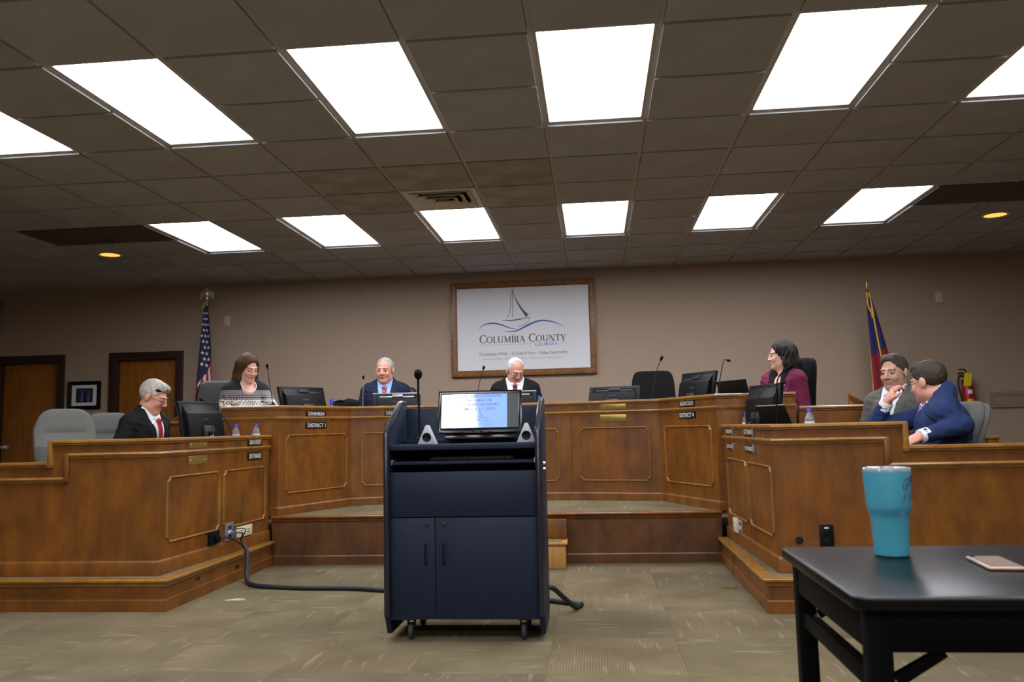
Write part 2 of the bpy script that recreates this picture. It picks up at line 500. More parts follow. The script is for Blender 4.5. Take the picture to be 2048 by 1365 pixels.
def put_flat(mb, geo, o, ex, ey, mi=0):
    o, ex, ey = Vector(o), Vector(ex), Vector(ey)
    mb.add([o+ex*x+ey*y for x, y in geo[0]], geo[1], mi)
def ribbon(pts, w):
    """2-D stroke with per-point width"""
    P = [Vector(p) for p in pts]; w = w if isinstance(w, (list, tuple)) else [w]*len(P)
    v = []; f = []
    for i, p in enumerate(P):
        d = (P[min(i+1, len(P)-1)]-P[max(i-1, 0)]).normalized(); n = Vector((-d.y, d.x))*w[i]/2
        v += [tuple(p+n), tuple(p-n)]
    for i in range(len(P)-1): f.append((2*i+1, 2*i+3, 2*i+2, 2*i))
    return v, f
TK, TN = .17, .07
def _arc(cx, cy, rx, ry, a0, a1, n=16, tk=TK, tn=TN):
    p = []; w_ = []
    for i in range(n+1):
        a = R(a0+(a1-a0)*i/n); p.append((cx+rx*math.cos(a), cy+ry*math.sin(a))); w_.append(tn+(tk-tn)*abs(math.cos(a))**1.5)
    return p, w_
def _ser(x, y, l=.13): return ([(x-l, y), (x+l, y)], .05)
def serif_glyphs():
    G = {}
    st = lambda x, y0=0, y1=1, wd=TK: ([(x, y0), (x, y1)], wd)
    G['C'] = (.78, [_arc(.45, .5, .38, .48, 50, 310), ([(.72, .70), (.74, .98)], .05), ([(.72, .12), (.74, .26)], .05)])
    G['O'] = (.92, [_arc(.46, .5, .38, .48, 0, 360, 24)])
    G['G'] = (.88, [_arc(.45, .5, .38, .48, 50, 320), ([(.72, .70), (.74, .98)], .05), st(.74, .04, .45), _ser(.74, .45)])
    G['L'] = (.66, [st(.2), _ser(.2, .98), ([(.06, .03), (.62, .03)], TN), ([(.60, 0), (.64, .25)], .05)])
    G['U'] = (.92, [st(.2, .32), _ser(.2, .98), st(.74, .32, 1, TN+.02), _ser(.74, .98), _arc(.47, .32, .27, .29, 180, 360)])
    G['M'] = (1.08, [([(.16, 0), (.2, 1)], TN), ([(.2, .98), (.53, .05)], TK), ([(.53, .02), (.86, .98)], TN), st(.9), _ser(.16, .02, .1), _ser(.9, .02), _ser(.16, .98, .08), _ser(.92, .98, .1)])
    G['B'] = (.72, [st(.2), ([(.06, .98), (.40, .98)], TN), ([(.06, .02), (.42, .02)], TN), ([(.2, .52), (.42, .52)], TN), _arc(.38, .75, .22, .23, -90, 90), _arc(.40, .27, .26, .25, -90, 90)])
    G['I'] = (.4, [st(.2), _ser(.2, .98), _ser(.2, .02)])
    G['A'] = (.86, [([(.1, .02), (.43, .98)], TN), ([(.41, 1.0), (.76, .02)], TK), ([(.24, .36), (.62, .36)], TN), _ser(.1, .02, .1), _ser(.76, .02, .12)])
    G['N'] = (.94, [st(.18, 0, 1, TN), ([(.18, .98), (.76, .03)], TK), st(.78, 0, 1, TN), _ser(.18, .02, .11), _ser(.14, .98, .1), _ser(.78, .98, .11)])
    G['T'] = (.74, [st(.37), ([(.03, .97), (.71, .97)], TN), ([(.04, .98), (.02, .76)], .05), ([(.70, .98), (.72, .76)], .05), _ser(.37, .02)])
    G['Y'] = (.80, [([(.1, .98), (.4, .45)], TK), ([(.70, .98), (.4, .45)], TN), st(.4, 0, .48), _ser(.1, .98, .12), _ser(.70, .98, .1), _ser(.4, .02)])
    G['E'] = (.68, [st(.2), ([(.06, .97), (.60, .97)], TN), ([(.2, .52), (.48, .52)], TN), ([(.06, .03), (.62, .03)], TN), ([(.60, .98), (.61, .78)], .05), ([(.61, .02), (.63, .24)], .05), ([(.48, .42), (.48, .62)], .05)])
    G['R'] = (.80, [st(.2), ([(.06, .98), (.40, .98)], TN), ([(.2, .50), (.40, .50)], TN), _arc(.38, .74, .23, .24, -90, 90), ([(.38, .5), (.72, .02)], TK), _ser(.2, .02), _ser(.74, .02, .08)])
    G['D'] = (.88, [st(.2), ([(.06, .98), (.38, .98)], TN), ([(.06, .02), (.38, .02)], TN), _arc(.36, .5, .42, .48, -90, 90)])
    G['F'] = (.62, [st(.2), ([(.06, .97), (.58, .97)], TN), ([(.2, .52), (.46, .52)], TN), ([(.58, .98), (.59, .76)], .05), ([(.46, .42), (.46, .62)], .05), _ser(.2, .02)])
    G['S'] = (.62, [(  [(.52, .82), (.42, .95), (.28, .97), (.14, .88), (.12, .72), (.24, .58), (.40, .48), (.52, .34), (.50, .14), (.36, .03), (.22, .03), (.10, .16)], [.05, .06, .07, .1, .13, .14, .15, .14, .12, .08, .06, .05]), ([(.52, .98), (.52, .74)], .05), ([(.10, .02), (.10, .26)], .05)])
    G[' '] = (.4, [])
    return G
GL = serif_glyphs()
def serif_geo(body, h, small=None, width=None, italic=0., gap=.02):
    """capital serif lettering built from strokes; with small set, the first letter of a word is tall"""
    V = []; F = []; x = 0; first = True
    for ch in body:
        s = h if (small is None or first or ch == ' ') else small
        first = ch == ' '
        adv, strokes = GL[ch]
        for p, w_ in strokes:
            v, f = ribbon(p, w_); n = len(V)
            V += [(x+(a+b*italic)*s, b*s) for a, b in v]; F += [tuple(i+n for i in q) for q in f]
        x += (adv+gap)*s
    k = 1 if width is None else width/x
    return [((a-x/2)*k, b) for a, b in V], F
# ================================================================== SETTING
T = 0.6096
CZ = 2.9226
WX0, WX1, WY0, WY1 = -8.3, 6.6, -7.5, 5.95

def setting():
    # floor: base slab, with carpet tiles laid on it where they can be told apart
    fx0, fx1, fy0, fy1 = -7*T, 5*T, -3*T, 5*T
    b = MB(); b.box(WX0, WY0, -.05, WX1, WY1, -.007)
    # carpet beyond the separate tiles
    for (x0, y0, x1, y1) in ((WX0, WY0, WX1, fy0), (WX0, fy1, WX1, WY1), (WX0, fy0, fx0, fy1), (fx1, fy0, WX1, fy1)):
        b.box(x0, y0, -.007, x1, y1, 0)
    fl = struct(b.build('floor', 'carpet', smooth=0))
    tag(fl, 'beige brown carpet tile floor of the meeting room')
    tm = MB().box(-T/2+.0002, -T/2+.0002, -.007, T/2-.0002, T/2-.0002, 0).mesh('carpet_tile', 'carpet', smooth=0)
    for i in range(-7, 5):
        for j in range(-3, 5):
            inst(tm, 'carpet_tile', fl, ((i+.5)*T, (j+.5)*T, random.uniform(-.0003, 0)), (0, 0, ((i+j) % 2)*math.pi/2+random.choice((0, math.pi))))
    # walls
    def wall(name, x0, y0, x1, y1, lab):
        o = struct(MB().box(x0, y0, 0, x1, y1, CZ+.25).build(name, 'wall_vinyl', smooth=0)); tag(o, lab); return o
    # back wall with two door openings
    b = MB()
    d1, d2 = (-7.20, -6.40), (-5.66, -4.85); zt = 2.02; y0, y1 = WY1, WY1+.15
    for x0, x1 in ((WX0-.15, d1[0]), (d1[1], d2[0]), (d2[1], WX1+.15)): b.box(x0, y0, 0, x1, y1, CZ+.25)
    for x0, x1 in (d1, d2): b.box(x0, y0, zt, x1, y1, CZ+.25)
    for x0, x1 in (d1, d2): b.box(x0-.02, y1, 0, x1+.02, y1+.03, zt+.02)
    tag(struct(b.build('wall_back', 'wall_vinyl', smooth=0)), 'taupe vinyl covered wall behind the dais')
    wall('wall_left', WX0-.15, WY0-.15, WX0, WY1, 'taupe wall on the left of the room')
    wall('wall_right', WX1, WY0-.15, WX1+.15, WY1, 'taupe wall on the right of the room')
    wall('wall_front', WX0, WY0-.15, WX1, WY0, 'taupe wall behind the camera')
    # doors
    for k, (x0, x1) in enumerate((d1, d2)):
        t = bpy.data.objects.new('door_%d' % (k+1), None); COL.objects.link(t); t.location = ((x0+x1)/2, WY1, 0); struct(t)
        tag(t, ('brown flush wooden door in dark frame at the far left edge', 'brown flush wooden door in dark frame behind the man in black suit')[k])
        f = MB(); fw = .075
        f.sweep([(x0, 0), (x0, zt), (x1, zt), (x1, 0)], [(-fw, -.025), (.02, -.025), (.02, .10), (0, .10), (0, 0), (-fw, 0)], frame=(Vector((0, WY1, 0)), Vector((1, 0, 0)), Vector((0, 0, 1)), Vector((0, 1, 0))))
        f.build('door_frame', 'door_frame_paint', t, bevel=.003)
        MB().box(x0+.022, WY1+.055, .01, x1-.022, WY1+.095, zt-.022).build('door_leaf', 'door_wood', t, bevel=.002)
        hx = x0+.09 if k == 0 else x1-.09
        h = MB(); h.lathe([(.001, 0), (.033, 0), (.033, -.012), (.012, -.016), (.012, -.045), (.026, -.055), (.03, -.07), (.022, -.085), (.001, -.088)], (hx, WY1+.055, .96), 20, axis='y')
        h.build('door_knob', 'chrome', t)
    # a small white closer tab on the second door frame
    # ceiling
    b = MB(); b.box(WX0, WY0, CZ+.12, WX1, WY1, CZ+.17)
    c = struct(b.build('ceiling', 'dark_tile', smooth=0)); tag(c, 'suspended ceiling with pale speckled tiles in a metal grid')
    U0, U1, V0, V1 = -14, 11, -3, 10
    lights = [(2*k, v) for v in (-10, -5, 0, 5) for k in (-3, -2, -1, 0, 1, 2)]
    lc = {(u, v+d) for u, v in lights for d in (0, 1)}
    vent = (-2, 4)
    dark = {(u, 5) for u in (-8, -7, 5, 6, 7)}
    tm = MB().box(-T/2+.014, -T/2+.014, -.018, T/2-.014, T/2-.014, .0).mesh('ceiling_tile', 'ceiling_tile', smooth=0)
    ts = MB().box(-T/2+.014, -T/2+.014, -.018, T/2-.014, T/2-.014, .0).mesh('ceiling_tile', 'ceiling_tile_stained', smooth=0)
    td = MB().box(-T/2+.014, -T/2+.014, -.018, T/2-.014, T/2-.014, .0).mesh('ceiling_tile', 'dark_tile', smooth=0)
    vend = WY1/T
    stained = {(-2, 3), (-3, 4), (-1, 4), (-1, 3), (-3, 3)}
    far = MB()
    for u in range(U0, U1):
        for v in range(-13, V1):
            if (u, v) in lc or (u, v) == vent: continue
            x0, x1 = max(u*T, WX0), min((u+1)*T, WX1)
            if x1-x0 < .1: continue
            if v < V0 or u < -12 or u > 8:
                y1 = min((v+1)*T, WY1); y0 = max(v*T, WY0)
                if y1-y0 > .02: far.box(x0+.014, y0+.014, CZ-.012, x1-.014, y1-.014, CZ+.006)
                continue
            m = td if (u, v) in dark else (ts if (u, v) in stained else tm)
            if (v+1)*T > WY1:
                o = inst(m, 'ceiling_tile', c, ((u+.5)*T, (v*T+WY1)/2, CZ+.006)); o.scale = (1, (WY1-v*T)/T, 1)
            else:
                inst(m, 'ceiling_tile', c, ((u+.5)*T, (v+.5)*T, CZ+.006+random.uniform(0, .0015)))
    o = far.build('ceiling_tile', 'ceiling_tile', c, smooth=0); o['kind'] = 'stuff'
    # grid of tee bars
    for u in range(U0+1, U1):
        if WX0 < u*T < WX1:
            MB().box(u*T-.012, WY0, CZ, u*T+.012, WY1, CZ+.005).box(u*T-.002, WY0, CZ+.005, u*T+.002, WY1, CZ+.03).build('grid_bar', 'grid_white', c, smooth=0)
    for v in range(-12, 10):
        cuts = sorted(u*T for u, lv in lights if lv+1 == v); x = WX0
        for cx in cuts+[None]:
            e = WX1 if cx is None else cx+.012
            if e-x > .05: MB().box(x, v*T-.012, CZ+.0006, e, v*T+.012, CZ+.0046).build('grid_bar', 'grid_white', c, smooth=0)
            if cx is not None: x = cx+T-.012
    MB().box(WX0, WY1-.022, CZ-.001, WX1, WY1, CZ+.003).build('wall_angle', 'grid_white', c, smooth=0)
    # light fixtures
    fr = MB(); i0 = .026
    fr.sweep([(0, 0), (T, 0), (T, 2*T), (0, 2*T)], [(-.012, .002), (-i0, .002), (-i0-.004, .010), (-i0-.004, .05), (-.012, .05)], closed=True)
    frm = fr.mesh('frame', 'grid_white', smooth=0)
    df = MB(); df.box(i0, i0, .010, T-i0, 2*T-i0, .016); dfm = df.mesh('diffuser', 'panel_light', smooth=0)
    bxm = MB().box(.014, .014, .05, T-.014, 2*T-.014, .1).mesh('housing', 'white_paint', smooth=0)
    names = {0: ['light panel at the far left edge of the near row', 'second light panel from the left in the near row', 'third light panel from the left, large, in the near row',
                 'large light panel nearly above the lectern in the near row', 'fifth light panel from the left in the near row', 'light panel cut by the right edge of the near row'],
             5: ['leftmost light panel in the far row, by the warm downlight', 'second light panel from the left in the far row', 'light panel just behind the square air vent in the far row',
                 'light panel in the far row above the wall sign', 'fifth light panel from the left in the far row', 'rightmost light panel in the far row']}
    for u, v in lights:
        lab = names[v][u//2+3] if v in names else 'ceiling light panel overhead behind the viewpoint'
        t = thing('ceiling_light', (u*T, v*T, CZ), 'glowing white fluorescent ' + lab if v in names else lab, 'ceiling light', 0, 'fluorescent ceiling panels' if v in names else 'ceiling panels behind the viewpoint')
        inst(frm, 'frame', t, (0, 0, 0)); inst(dfm, 'diffuser', t, (0, 0, 0)); inst(bxm, 'housing', t, (0, 0, 0))
    # recessed downlights
    for x, y, lab in ((-4.62, 4.10, 'small round warm downlight in the ceiling at left'), (3.97, 4.13, 'small round warm downlight in the ceiling at right')):
        t = thing('downlight', (x, y, CZ-.0125), lab, 'downlight', 0, 'recessed downlights'); DC = CZ-.0185
        MB().lathe([(.095, 0), (.115, -.004), (.118, 0), (.118, .006), (.095, .006)], (x, y, DC), 28).build('trim_ring', 'cream_plastic', t)
        MB().lathe([(.001, .004), (.094, .003), (.094, .0052), (.001, .0055)], (x, y, DC), 28).build('lamp', 'lamp_warm', t)
    # air vent: stepped square diffuser
    u, v = vent; cx, cy = (u+.5)*T, (v+.5)*T
    t = thing('air_vent', (cx, cy, CZ), 'square stepped metal air vent in the ceiling', 'vent')
    hf = T/2-.012
    def ring(n, r0, r1, z0, z1):
        q = MB(); q.sweep([(cx-r0, cy-r0), (cx-r0, cy+r0), (cx+r0, cy+r0), (cx+r0, cy-r0)], [(0, CZ-.008+z0), (r0-r1, CZ-.008+z1), (r0-r1, CZ-.008+z1+.004), (0, CZ-.008+z0+.004)], closed=True)
        q.build(n, 'vent_metal', t, smooth=0)
    ring('flange', hf, hf-.045, -.002, -.006)
    for k in range(4):
        r0 = hf-.045-k*.060; ring('louvre', r0, r0-.052, -.016-.007*k, .024-.007*k)
    MB().box(cx-.02, cy-.02, CZ-.030, cx+.02, cy+.02, CZ-.018).build('centre_plate', 'vent_metal', t, smooth=0)
    MB().box(cx-hf, cy-hf, CZ+.06, cx+hf, cy+hf, CZ+.065).build('duct', 'hole_black', t, smooth=0)
setting()

# ================================================================== BACK WALL THINGS
def plate_rect(mb, x0, x1, z0, z1, y, d, mi=0): mb.box(x0, y-d, z0, x1, y, z1, mi)

def wall_sign():
    x0, x1, z0, z1 = -1.427, .284, 1.667, 2.792
    t = thing('wall_sign', (-.57, WY1, z0), 'large wood framed white sign with sailboat emblem on the back wall', 'sign')
    fr = (Vector((0, WY1, 0)), Vector((1, 0, 0)), Vector((0, 0, 1)), Vector((0, -1, 0)))
    f = MB(); f.sweep([(x0, z0), (x0, z1), (x1, z1), (x1, z0)], [(0, 0), (0, .05), (.025, .058), (.055, .046), (.072, .03), (.072, 0)], closed=True, frame=fr)
    f.build('frame', 'sign_wood', t, smooth=25)
    p = MB(); p.box(x0+.06, WY1-.026, z0+.06, x1-.06, WY1-.004, z1-.06)
    board = p.build('board', 'sign_white', t, smooth=0)
    Y0 = WY1-.0275
    o = lambda x, z: (x, Y0, z); EX, EZ = (1, 0, 0), (0, 0, 1)
    # emblem measured from the sign: positions in metres from the board's lower left
    bx0, bz0, bw, bh = x0+.072, z0+.072, (x1-x0)-.144, (z1-z0)-.144
    def S(u, v): return (bx0+u*bw, bz0+(1-v)*bh)       # u right, v down, 0..1
    def strk(mb, pts, wd, mi=0):
        sp = spline([(*S(*q), 0) for q in pts], 8); m = len(sp)
        if isinstance(wd, (list, tuple)):
            k = len(wd)-1; ww = []
            for i in range(m):
                f_ = i/(m-1)*k; a = min(int(f_), k-1); ww.append(wd[a]+(wd[a+1]-wd[a])*(f_-a))
        else: ww = wd
        put_flat(mb, ribbon([(q.x, q.y) for q in sp], ww), (0, Y0, 0), EX, EZ, mi)
    b = MB()
    strk(b, [(.428, .02), (.426, .2), (.424, .30), (.420, .37)], .006)
    strk(b, [(.427, .03), (.413, .10), (.411, .22), (.402, .31), (.383, .375)], .006)
    strk(b, [(.428, .03), (.445, .12), (.475, .22), (.508, .30), (.535, .355)], [.002, .008, .018, .026, .05])
    strk(b, [(.34, .395), (.40, .405), (.47, .395), (.555, .372)], [.002, .014, .014, .004])
    strk(b, [(.555, .372), (.545, .415), (.515, .455), (.465, .485)], .005)
    b.build('sailboat', 'ink_grey', board)
    b = MB()
    strk(b, [(.16, .50), (.21, .445), (.275, .432), (.34, .455), (.40, .495), (.46, .512)], [.002, .012, .02, .016, .012, .002])
    strk(b, [(.35, .535), (.40, .542), (.46, .528), (.53, .475), (.60, .430), (.66, .418), (.74, .445), (.82, .505)], [.002, .010, .016, .024, .02, .018, .012, .002])
    b.build('wave', 'ink_blue', board)
    g = serif_geo('COLUMBIA COUNTY', .098, .078, .655*bw, 0, .03)
    b = MB(); q = S(.497, .672); put_flat(b, g, (q[0], Y0, q[1]), EX, EZ); b.build('lettering', 'ink_grey', board)
    b = MB()
    for u0, u1 in ((.165, .565), (.78, .83)):
        a = S(u0, .695); c = S(u1, .695); b.box(a[0], Y0-.0004, a[1]-.0015, c[0], Y0, a[1]+.0015)
    b.build('rule', 'ink_light', board)
    g = serif_geo('GEORGIA', .036, None, .17*bw, .18, .12)
    b = MB(); q = S(.672, .722); put_flat(b, g, (q[0], Y0, q[1]), EX, EZ); b.build('lettering', 'ink_blue', board)
    b = MB()
    q = S(.497, .822); put_flat(b, text_geo('A Community of Pride  •  A County of Vision  •  Endless Opportunities', .036, .665*bw), (q[0], Y0, q[1]), EX, EZ); b.build('lettering', 'ink_grey', board)
    b = MB(); q = S(.487, .874); put_flat(b, text_geo('PROFESSIONALISM ★ RESPECT ★ INTEGRITY ★ INNOVATION ★ EXCELLENCE'.replace('★', '•'), .014, .60*bw), (q[0], Y0, q[1]), EX, EZ); b.build('lettering', 'ink_light', board)
wall_sign()

def wall_bits():
    # framed photo
    x0, x1, z0, z1 = -6.265, -5.843, 1.404, 1.752
    t = thing('framed_photo', (-6.05, WY1, z0), 'small framed group photo in black frame between the two doors', 'picture')
    fr = (Vector((0, WY1, 0)), Vector((1, 0, 0)), Vector((0, 0, 1)), Vector((0, -1, 0)))
    MB().sweep([(x0, z0), (x0, z1), (x1, z1), (x1, z0)], [(0, 0), (0, .03), (.02, .034), (.045, .02), (.045, 0)], closed=True, frame=fr).build('frame', 'black_plastic', t)
    MB().box(x0+.04, WY1-.012, z0+.04, x1-.04, WY1-.002, z1-.04).build('mat_board', 'sign_white', t, smooth=0)
    ph = MB().box(x0+.10, WY1-.014, z0+.085, x1-.10, WY1-.0115, z1-.085).build('print', 'photo_dark', t, smooth=0)
    for k in range(5):
        px = x0+.125+k*.042
        MB().box(px, WY1-.0148, z0+.095, px+.028, WY1-.0139, z0+.205).lathe([(.001, 0), (.012, 0), (.012, -.0006), (.001, -.0008)], (px+.014, WY1-.0142, z0+.222), 10, axis='y').build('figure', 'photo_blue' if k in (1, 3) else 'dark_grey_plastic', ph, smooth=0)
    # blank plates
    for x0, z0, lab in ((-4.262, 2.382, 'blank ivory wall plate beside the striped flag'), (4.117, 2.36, 'blank ivory wall plate high on the wall at right')):
        t = thing('wall_plate', (x0+.04, WY1, z0), lab, 'wall plate', 0, 'ivory wall plates')
        MB().box(x0, WY1-.007, z0, x0+.078, WY1, z0+.125).build('plate', 'ivory_plate', t, bevel=.003)
        for dz in (.02, .105): MB().lathe([(.001, 0), (.004, 0), (.004, -.0015), (.001, -.002)], (x0+.039, WY1-.0068, z0+dz), 10, axis='y').build('screw', 'screw', t)
    # access panel at right
    t = thing('access_panel', (5.05, WY1, 1.158), 'shallow painted rectangular panel on the wall at right edge', 'panel')
    x0, x1, z0, z1 = 4.615, 5.5, 1.158, 1.333
    MB().box(x0, WY1-.02, z0, x1, WY1, z1).build('back_board', 'wall_panel_paint', t, bevel=.003)
    MB().sweep([(x0, z0), (x0, z1), (x1, z1), (x1, z0)], [(0, .018), (0, .028), (.042, .028), (.045, .018)], closed=True, frame=fr).build('border', 'wall_panel_paint', t)
    for x in (x0+.085, x0+.6):
        for z in (z0+.025, z1-.025): MB().lathe([(.001, 0), (.006, 0), (.005, -.004), (.001, -.005)], (x, WY1-.027, z), 10, axis='y').build('screw', 'dark_grey_plastic', t)
    # pale box at the left edge
    t = thing('wall_box', (-7.36, WY1, 2.43), 'pale wall mounted box cut by the left edge high up', 'wall box')
    MB().box(-7.52, WY1-.06, 2.43, -7.19, WY1, 2.79).build('case', 'grey_plastic', t, bevel=.006)
    MB().box(-7.50, WY1-.066, 2.46, -7.205, WY1-.059, 2.77).build('face_plate', 'dark_grey_plastic', t, bevel=.003)
    # fire extinguisher
    x, y, zb = 4.355, WY1-.085, 1.07
    t = thing('fire_extinguisher', (x, y, zb), 'red fire extinguisher with yellow tag hung on the right wall', 'extinguisher')
    MB().lathe([(.001, 0), (.058, .003), (.062, .02), (.062, .30), (.055, .345), (.03, .372), (.022, .385), (.001, .386)], (x, y, zb), 28).build('cylinder', 'red_paint', t)
    MB().lathe([(.024, .38), (.024, .42), (.016, .43), (.016, .45), (.001, .452)], (x, y, zb), 16).build('valve', 'chrome', t)
    h = MB(); h.tube(spline([(x-.01, y, zb+.445), (x-.05, y-.01, zb+.475), (x-.10, y-.01, zb+.47)]), .009, 8); h.tube(spline([(x-.01, y, zb+.46), (x-.02, y-.01, zb+.51), (x-.085, y-.01, zb+.52)]), .008, 8)
    h.build('handle', 'hose_black', t)
    MB().tube(spline([(x-.02, y-.01, zb+.43), (x-.09, y-.02, zb+.44), (x-.105, y-.02, zb+.33), (x-.08, y-.02, zb+.20), (x-.075, y-.02, zb+.05)]), .011, 8).build('hose', 'hose_black', t)
    MB().lathe([(.001, 0), (.016, 0), (.018, .01), (.001, .012)], (x+.03, y-.03, zb+.435), 14, axis='y').build('gauge', 'chrome', t)
    g = MB(); g.extr([(x-.075, y-.07, zb+.33), (x+.005, y-.07, zb+.33), (x+.03, y-.06, zb+.475), (x-.05, y-.06, zb+.475)], (0, -.002, 0)); g.build('inspection_tag', 'tag_yellow', t)
    n = 8
    for z0, z1, a0, a1, mi in ((.10, .19, -125, -60, 0), (.245, .29, -118, -70, 1)):
        lb = MB()
        for i in range(n):
            aa = [R(a0+(a1-a0)*(i+k)/n) for k in (0, 1)]; rr = .0628
            lb.add([(x+rr*math.cos(aa[0]), y+rr*math.sin(aa[0]), zb+z0), (x+rr*math.cos(aa[1]), y+rr*math.sin(aa[1]), zb+z0), (x+rr*math.cos(aa[1]), y+rr*math.sin(aa[1]), zb+z1), (x+rr*math.cos(aa[0]), y+rr*math.sin(aa[0]), zb+z1)], [(0, 1, 2, 3)], mi)
        lb.build('label', ['tag_yellow', 'white_paint'], t)
    k = MB(); k.box(x-.03, WY1-.03, zb+.05, x+.03, WY1, zb+.40); k.build('bracket', 'dark_grey_plastic', t, bevel=.003)
wall_bits()
# ================================================================== PLATFORMS
PZ, DZ = .195, .39          # side platform and dais floor heights
CAP = [(-.05, 0), (.012, 0), (.022, -.006), (.024, -.018), (.014, -.024), (.010, -.034), (0, -.036), (-.05, -.036)]
RAIL = [(0, .014), (.012, .012), (.022, .002), (.018, -.008), (.010, -.012), (.006, -.022), (0, -.024)]
def prof(base, z): return [(a, z+b) for a, b in base]
def plan(pts, d):
    """offset an open 2-D path to its left by d (mitred)"""
    P = [Vector(p) for p in pts]; out = []
    for i in range(len(P)):
        d1 = (P[max(i, 1)]-P[max(i, 1)-1]).normalized(); j = min(i, len(P)-2); d2 = (P[j+1]-P[j]).normalized()
        n1, n2 = Vector((-d1.y, d1.x)), Vector((-d2.y, d2.x)); b = n1+n2; b = b/b.dot(n1); out.append(tuple(P[i]+b*d))
    return out

def platform(name, path, body, z, label, riser='oak'):
    """path: outer edge travelled left to right as seen from the room; body: closed polygon"""
    t = thing(name, (body[0][0], body[0][1], 0), label, 'platform')
    core = plan(path, .025)
    n = len(path)-1
    for i in range(n):
        a, b = core[i], core[i+1]
        d = (Vector(b)-Vector(a)).normalized(); nn = Vector((-d.y, d.x))*.02
        if i: a = tuple(Vector(a)+d*.021)
        MB().prism([a, b, tuple(Vector(b)+nn), tuple(Vector(a)+nn)], 0, z-.03).build('riser', riser, t, smooth=0)
    MB().sweep(core, [(0, 0), (.012, 0), (.012, .066), (.006, .075), (0, .075)]).build('baseboard', riser, t, smooth=20)
    MB().sweep(path, [(-.065, z), (.0, z), (.008, z-.006), (.008, z-.016), (0, z-.022), (-.008, z-.03), (-.014, z-.045), (-.03, z-.045), (-.03, z-.025), (-.065, z-.025)]).build('nosing', 'oak_trim' if riser == 'oak' else 'oak', t, smooth=25)
    MB().prism(body, z-.03, z-.002).build('carpet_top', 'carpet', t, smooth=0)
    return t

LP = [(-6.0, 1.18), (-2.37, 1.18), (-2.37, 2.86)]
platform('side_platform', LP, [(-6.0, 1.23), (-2.42, 1.23), (-2.42, 2.87), (-6.0, 2.87)], PZ, 'low wooden step platform under the desk on the left')
RP = [(1.155, 2.86), (1.155, 1.12), (5.5, 1.12)]
platform('side_platform', RP, [(1.205, 1.17), (5.5, 1.17), (5.5, 2.87), (1.205, 2.87)], PZ, 'low wooden step platform under the desk on the right')
dais = platform('dais', [(-2.40, 2.86), (1.19, 2.86)], [(-2.40, 2.91), (-3.75, 2.91), (-3.75, 5.6), (2.6, 5.6), (2.6, 2.91), (1.19, 2.91)][::-1], DZ, 'raised carpeted dais with dark wooden riser in the middle', 'oak_dark')
MB().box(-.70, 2.80, .195, -.003, 2.87, .345).build('step_block', 'oak', dais, bevel=.003)

def wooden_step():
    x0, x1, y0, y1 = -.70, -.01, 2.63, 2.855
    t = thing('wooden_step', ((x0+x1)/2, (y0+y1)/2, 0), 'small pale wooden step with carpeted top against the dais', 'step')
    MB().box(x0, y0, 0, x1, y1, .175).build('box', 'oak_pale', t, bevel=.003)
    MB().sweep([(x0, y1), (x0, y0), (x1, y0), (x1, y1)], [(-.04, .175), (.012, .175), (.016, .182), (.012, .194), (-.04, .194)]).build('edging', 'oak_pale', t)
    MB().box(x0+.03, y0+.03, .175, x1-.03, y1, .198).build('carpet_pad', 'carpet', t, smooth=0)
wooden_step()

# ================================================================== DESKS
def moulding(parent, a, d, n, t0, t1, z0, z1, c=.03):
    """notched rectangular moulding on a vertical face: a origin, d along, n outward"""
    fr = (Vector((a[0], a[1], 0)), Vector((d[0], d[1], 0)), Vector((0, 0, 1)), Vector((n[0], n[1], 0)))
    k = c*.45
    pts = [(t0+c, z0), (t0+c-.004, z0+k), (t0+k, z0+c-.004), (t0, z0+c), (t0, z1-c), (t0+k, z1-c+.004), (t0+c-.004, z1-k), (t0+c, z1),
           (t1-c, z1), (t1-c+.004, z1-k), (t1-k, z1-c+.004), (t1, z1-c), (t1, z0+c), (t1-k, z0+c-.004), (t1-c+.004, z0+k), (t1-c, z0)]
    m = MB(); m.sweep(pts, [(-.007, 0), (-.006, .006), (-.002, .010), (.002, .010), (.006, .006), (.007, 0)], closed=True, frame=fr)
    m.build('panel_moulding', 'oak_trim', parent, smooth=40)

def face(parent, a, b, z0, z1, th=.035, mat='oak', name='face_panel', g=.0015):
    d = (Vector(b)-Vector(a)).normalized(); nn = Vector((-d.y, d.x))*th
    a2, b2 = Vector(a)+d*g, Vector(b)-d*g
    return MB().prism([tuple(a2), tuple(b2), tuple(b2+nn), tuple(a2+nn)], z0, z1).build(name, mat, parent, smooth=0)

